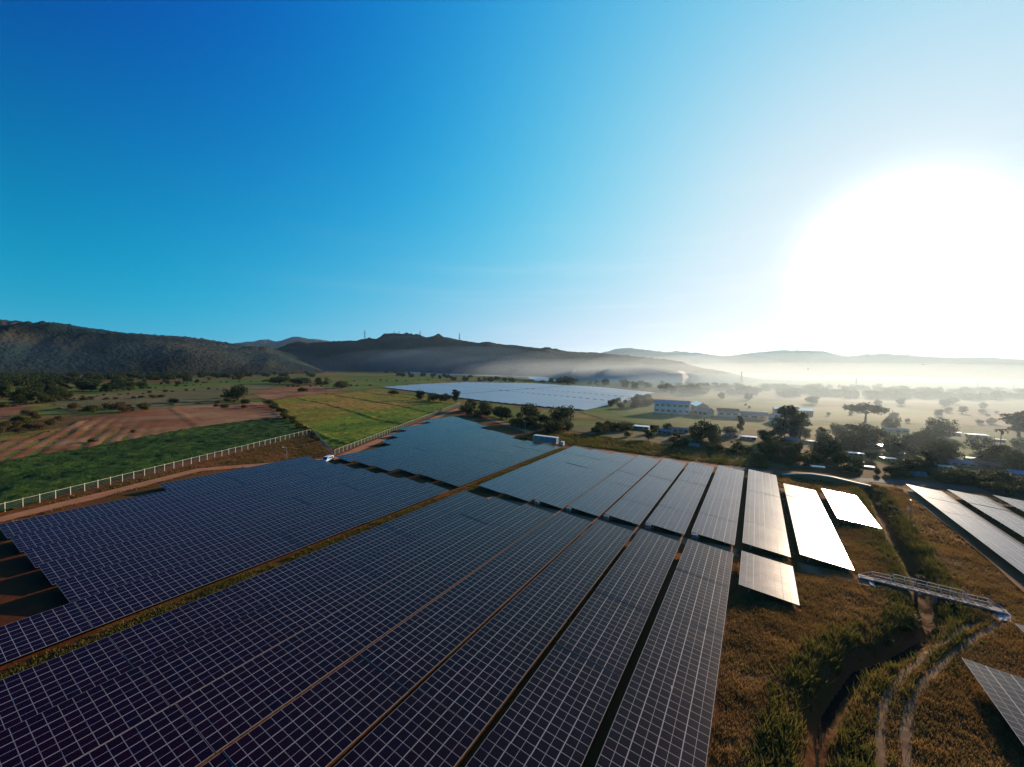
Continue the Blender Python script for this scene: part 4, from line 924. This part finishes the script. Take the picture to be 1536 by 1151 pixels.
# ------------------------------------------------------------------ smoke, mist, haze
def volmat(name, dens, col, g=.5):
    m = bpy.data.materials.new(name); m.use_nodes = True; N = m.node_tree.nodes; L = m.node_tree.links
    N.remove(N['Principled BSDF']); v = N.new('ShaderNodeVolumePrincipled'); v.inputs['Density'].default_value = dens
    v.inputs['Color'].default_value = (*col, 1); v.inputs['Anisotropy'].default_value = g
    L.new(v.outputs[0], N['Material Output'].inputs['Volume']); return m
def ellipsoid(name, c, r, m, label, cat, nu=24, nv=14, tilt=0):
    V = []; F = []
    for i in range(nv+1):
        p = pi*i/nv
        for j in range(nu):
            a = 2*pi*j/nu; V.append((r[0]*sin(p)*cos(a), r[1]*sin(p)*sin(a), r[2]*cos(p)))
    for i in range(nv):
        for j in range(nu): F.append((i*nu+j, (i+1)*nu+j, (i+1)*nu+(j+1) % nu, i*nu+(j+1) % nu))
    o = link(name, npmesh(name, np.array(V), np.array(F), m, True), None, c, (0, 0, tilt)); return tag(o, label, cat, None, 'stuff')
hz = MB(); hz.box((4050, 1700, 189), (9000, 13600, 382))
tag(obj('haze', hz, volmat('haze_air', 3.2e-5, (.50, .76, 1.0), .58)), 'thin morning haze over the whole valley', 'haze', None, 'stuff')

MISTM = volmat('mist_air', 8.5e-4, (.74, .93, 1.0), .25)
ellipsoid('mist', (440, -90, 0), (255, 215, 27), volmat('mist_near', 8e-4, (.80, .92, 1.0), .3), 'thin morning haze among the village trees', 'mist')
ellipsoid('mist', (2900, -500, 0), (2000, 1900, 130), volmat('mist_high', 9e-5, (.86, .94, 1.0), .3), 'pale upper haze fading the far mountains on the right', 'mist')
ellipsoid('mist', (2000, -350, 0), (1500, 1150, 70), volmat('mist_mid', 2e-4, (.82, .94, 1.0), .28), 'soft mist above the sunlit plain', 'mist')
ellipsoid('mist', (1350, -330, 0), (1080, 800, 31), MISTM, 'low morning mist lying over the sunlit plain', 'mist')
BANKM = volmat('mist_bank', 2.6e-4, (.82, .93, 1.0), .3)
for (x, y, rx, ry, rz, ti) in ((1180, 330, 260, 330, 60, .5), (1230, 480, 240, 380, 44, .6), (1260, 250, 300, 260, 80, .2), (1120, 380, 180, 260, 36, .7), (1330, 560, 240, 420, 56, .5), (1200, 120, 340, 260, 70, 0), (1290, 380, 200, 460, 95, .5)):
    ellipsoid('mist', (x, y, 8), (rx, ry, rz), BANKM, 'pale mist bank along the foot of the fading hill', 'mist', tilt=ti)
VEILM = volmat('mist_veil', 2.2e-4, (.48, .74, 1.0), .1)
for (x, y, rx, ry, rz, ti) in ((1430, 1050, 300, 520, 110, .4), (1420, 900, 220, 300, 70, .3), (1300, 1300, 260, 420, 90, .6)):
    ellipsoid('mist', (x, y, 8), (rx, ry, rz), VEILM, 'thin blue mist at the foot of the dark hill', 'mist', tilt=ti)

VEIL2 = volmat('hill_veil', 1.1e-4, (.36, .66, 1.0), .1)
for (x, y, rx, ry, rz) in ((330, 1230, 620, 170, 75), (-60, 1150, 420, 160, 70)):
    ellipsoid('mist', (x, y, 8), (rx, ry, rz), VEIL2, 'thin blue mist before the left hills', 'mist')

def smoke(u, v0, v1, D):
    d = ray(u, v0); k = D/math.hypot(d.x, d.y); x, y = d.x*k, d.y*k; sc = D/F_PX
    z0 = 2.0; z1 = z0+(v0-v1)*sc*1.1; V = []; F = []; nu, nv = 12, 16
    for i in range(nv+1):
        t = i/nv; r = (2.0+5.5*t)*(1+.25*sin(t*14))*(1 if i < nv else .2)
        ox, oy = 7*sin(t*4)+10*t*t, 9*t*t+3*sin(t*7)
        for j in range(nu): a = 2*pi*j/nu; V.append((ox+r*cos(a), oy+r*sin(a), z0+(z1-z0)*t))
    for i in range(nv):
        for j in range(nu): F.append((i*nu+j, i*nu+(j+1) % nu, (i+1)*nu+(j+1) % nu, (i+1)*nu+j))
    me = bpy.data.meshes.new('smoke'); F += [tuple(range(nu))[::-1], tuple(range(nv*nu, nv*nu+nu))]; me.from_pydata(V, [], F); me.materials.append(volmat('smoke_air', .05, (.95, .95, .95), .4))
    o = link('smoke', me, None, (x, y, 0)); tag(o, 'thin white smoke plume rising before the fading hill', 'smoke', None, 'stuff')
smoke(1028, 563, 544, 900)
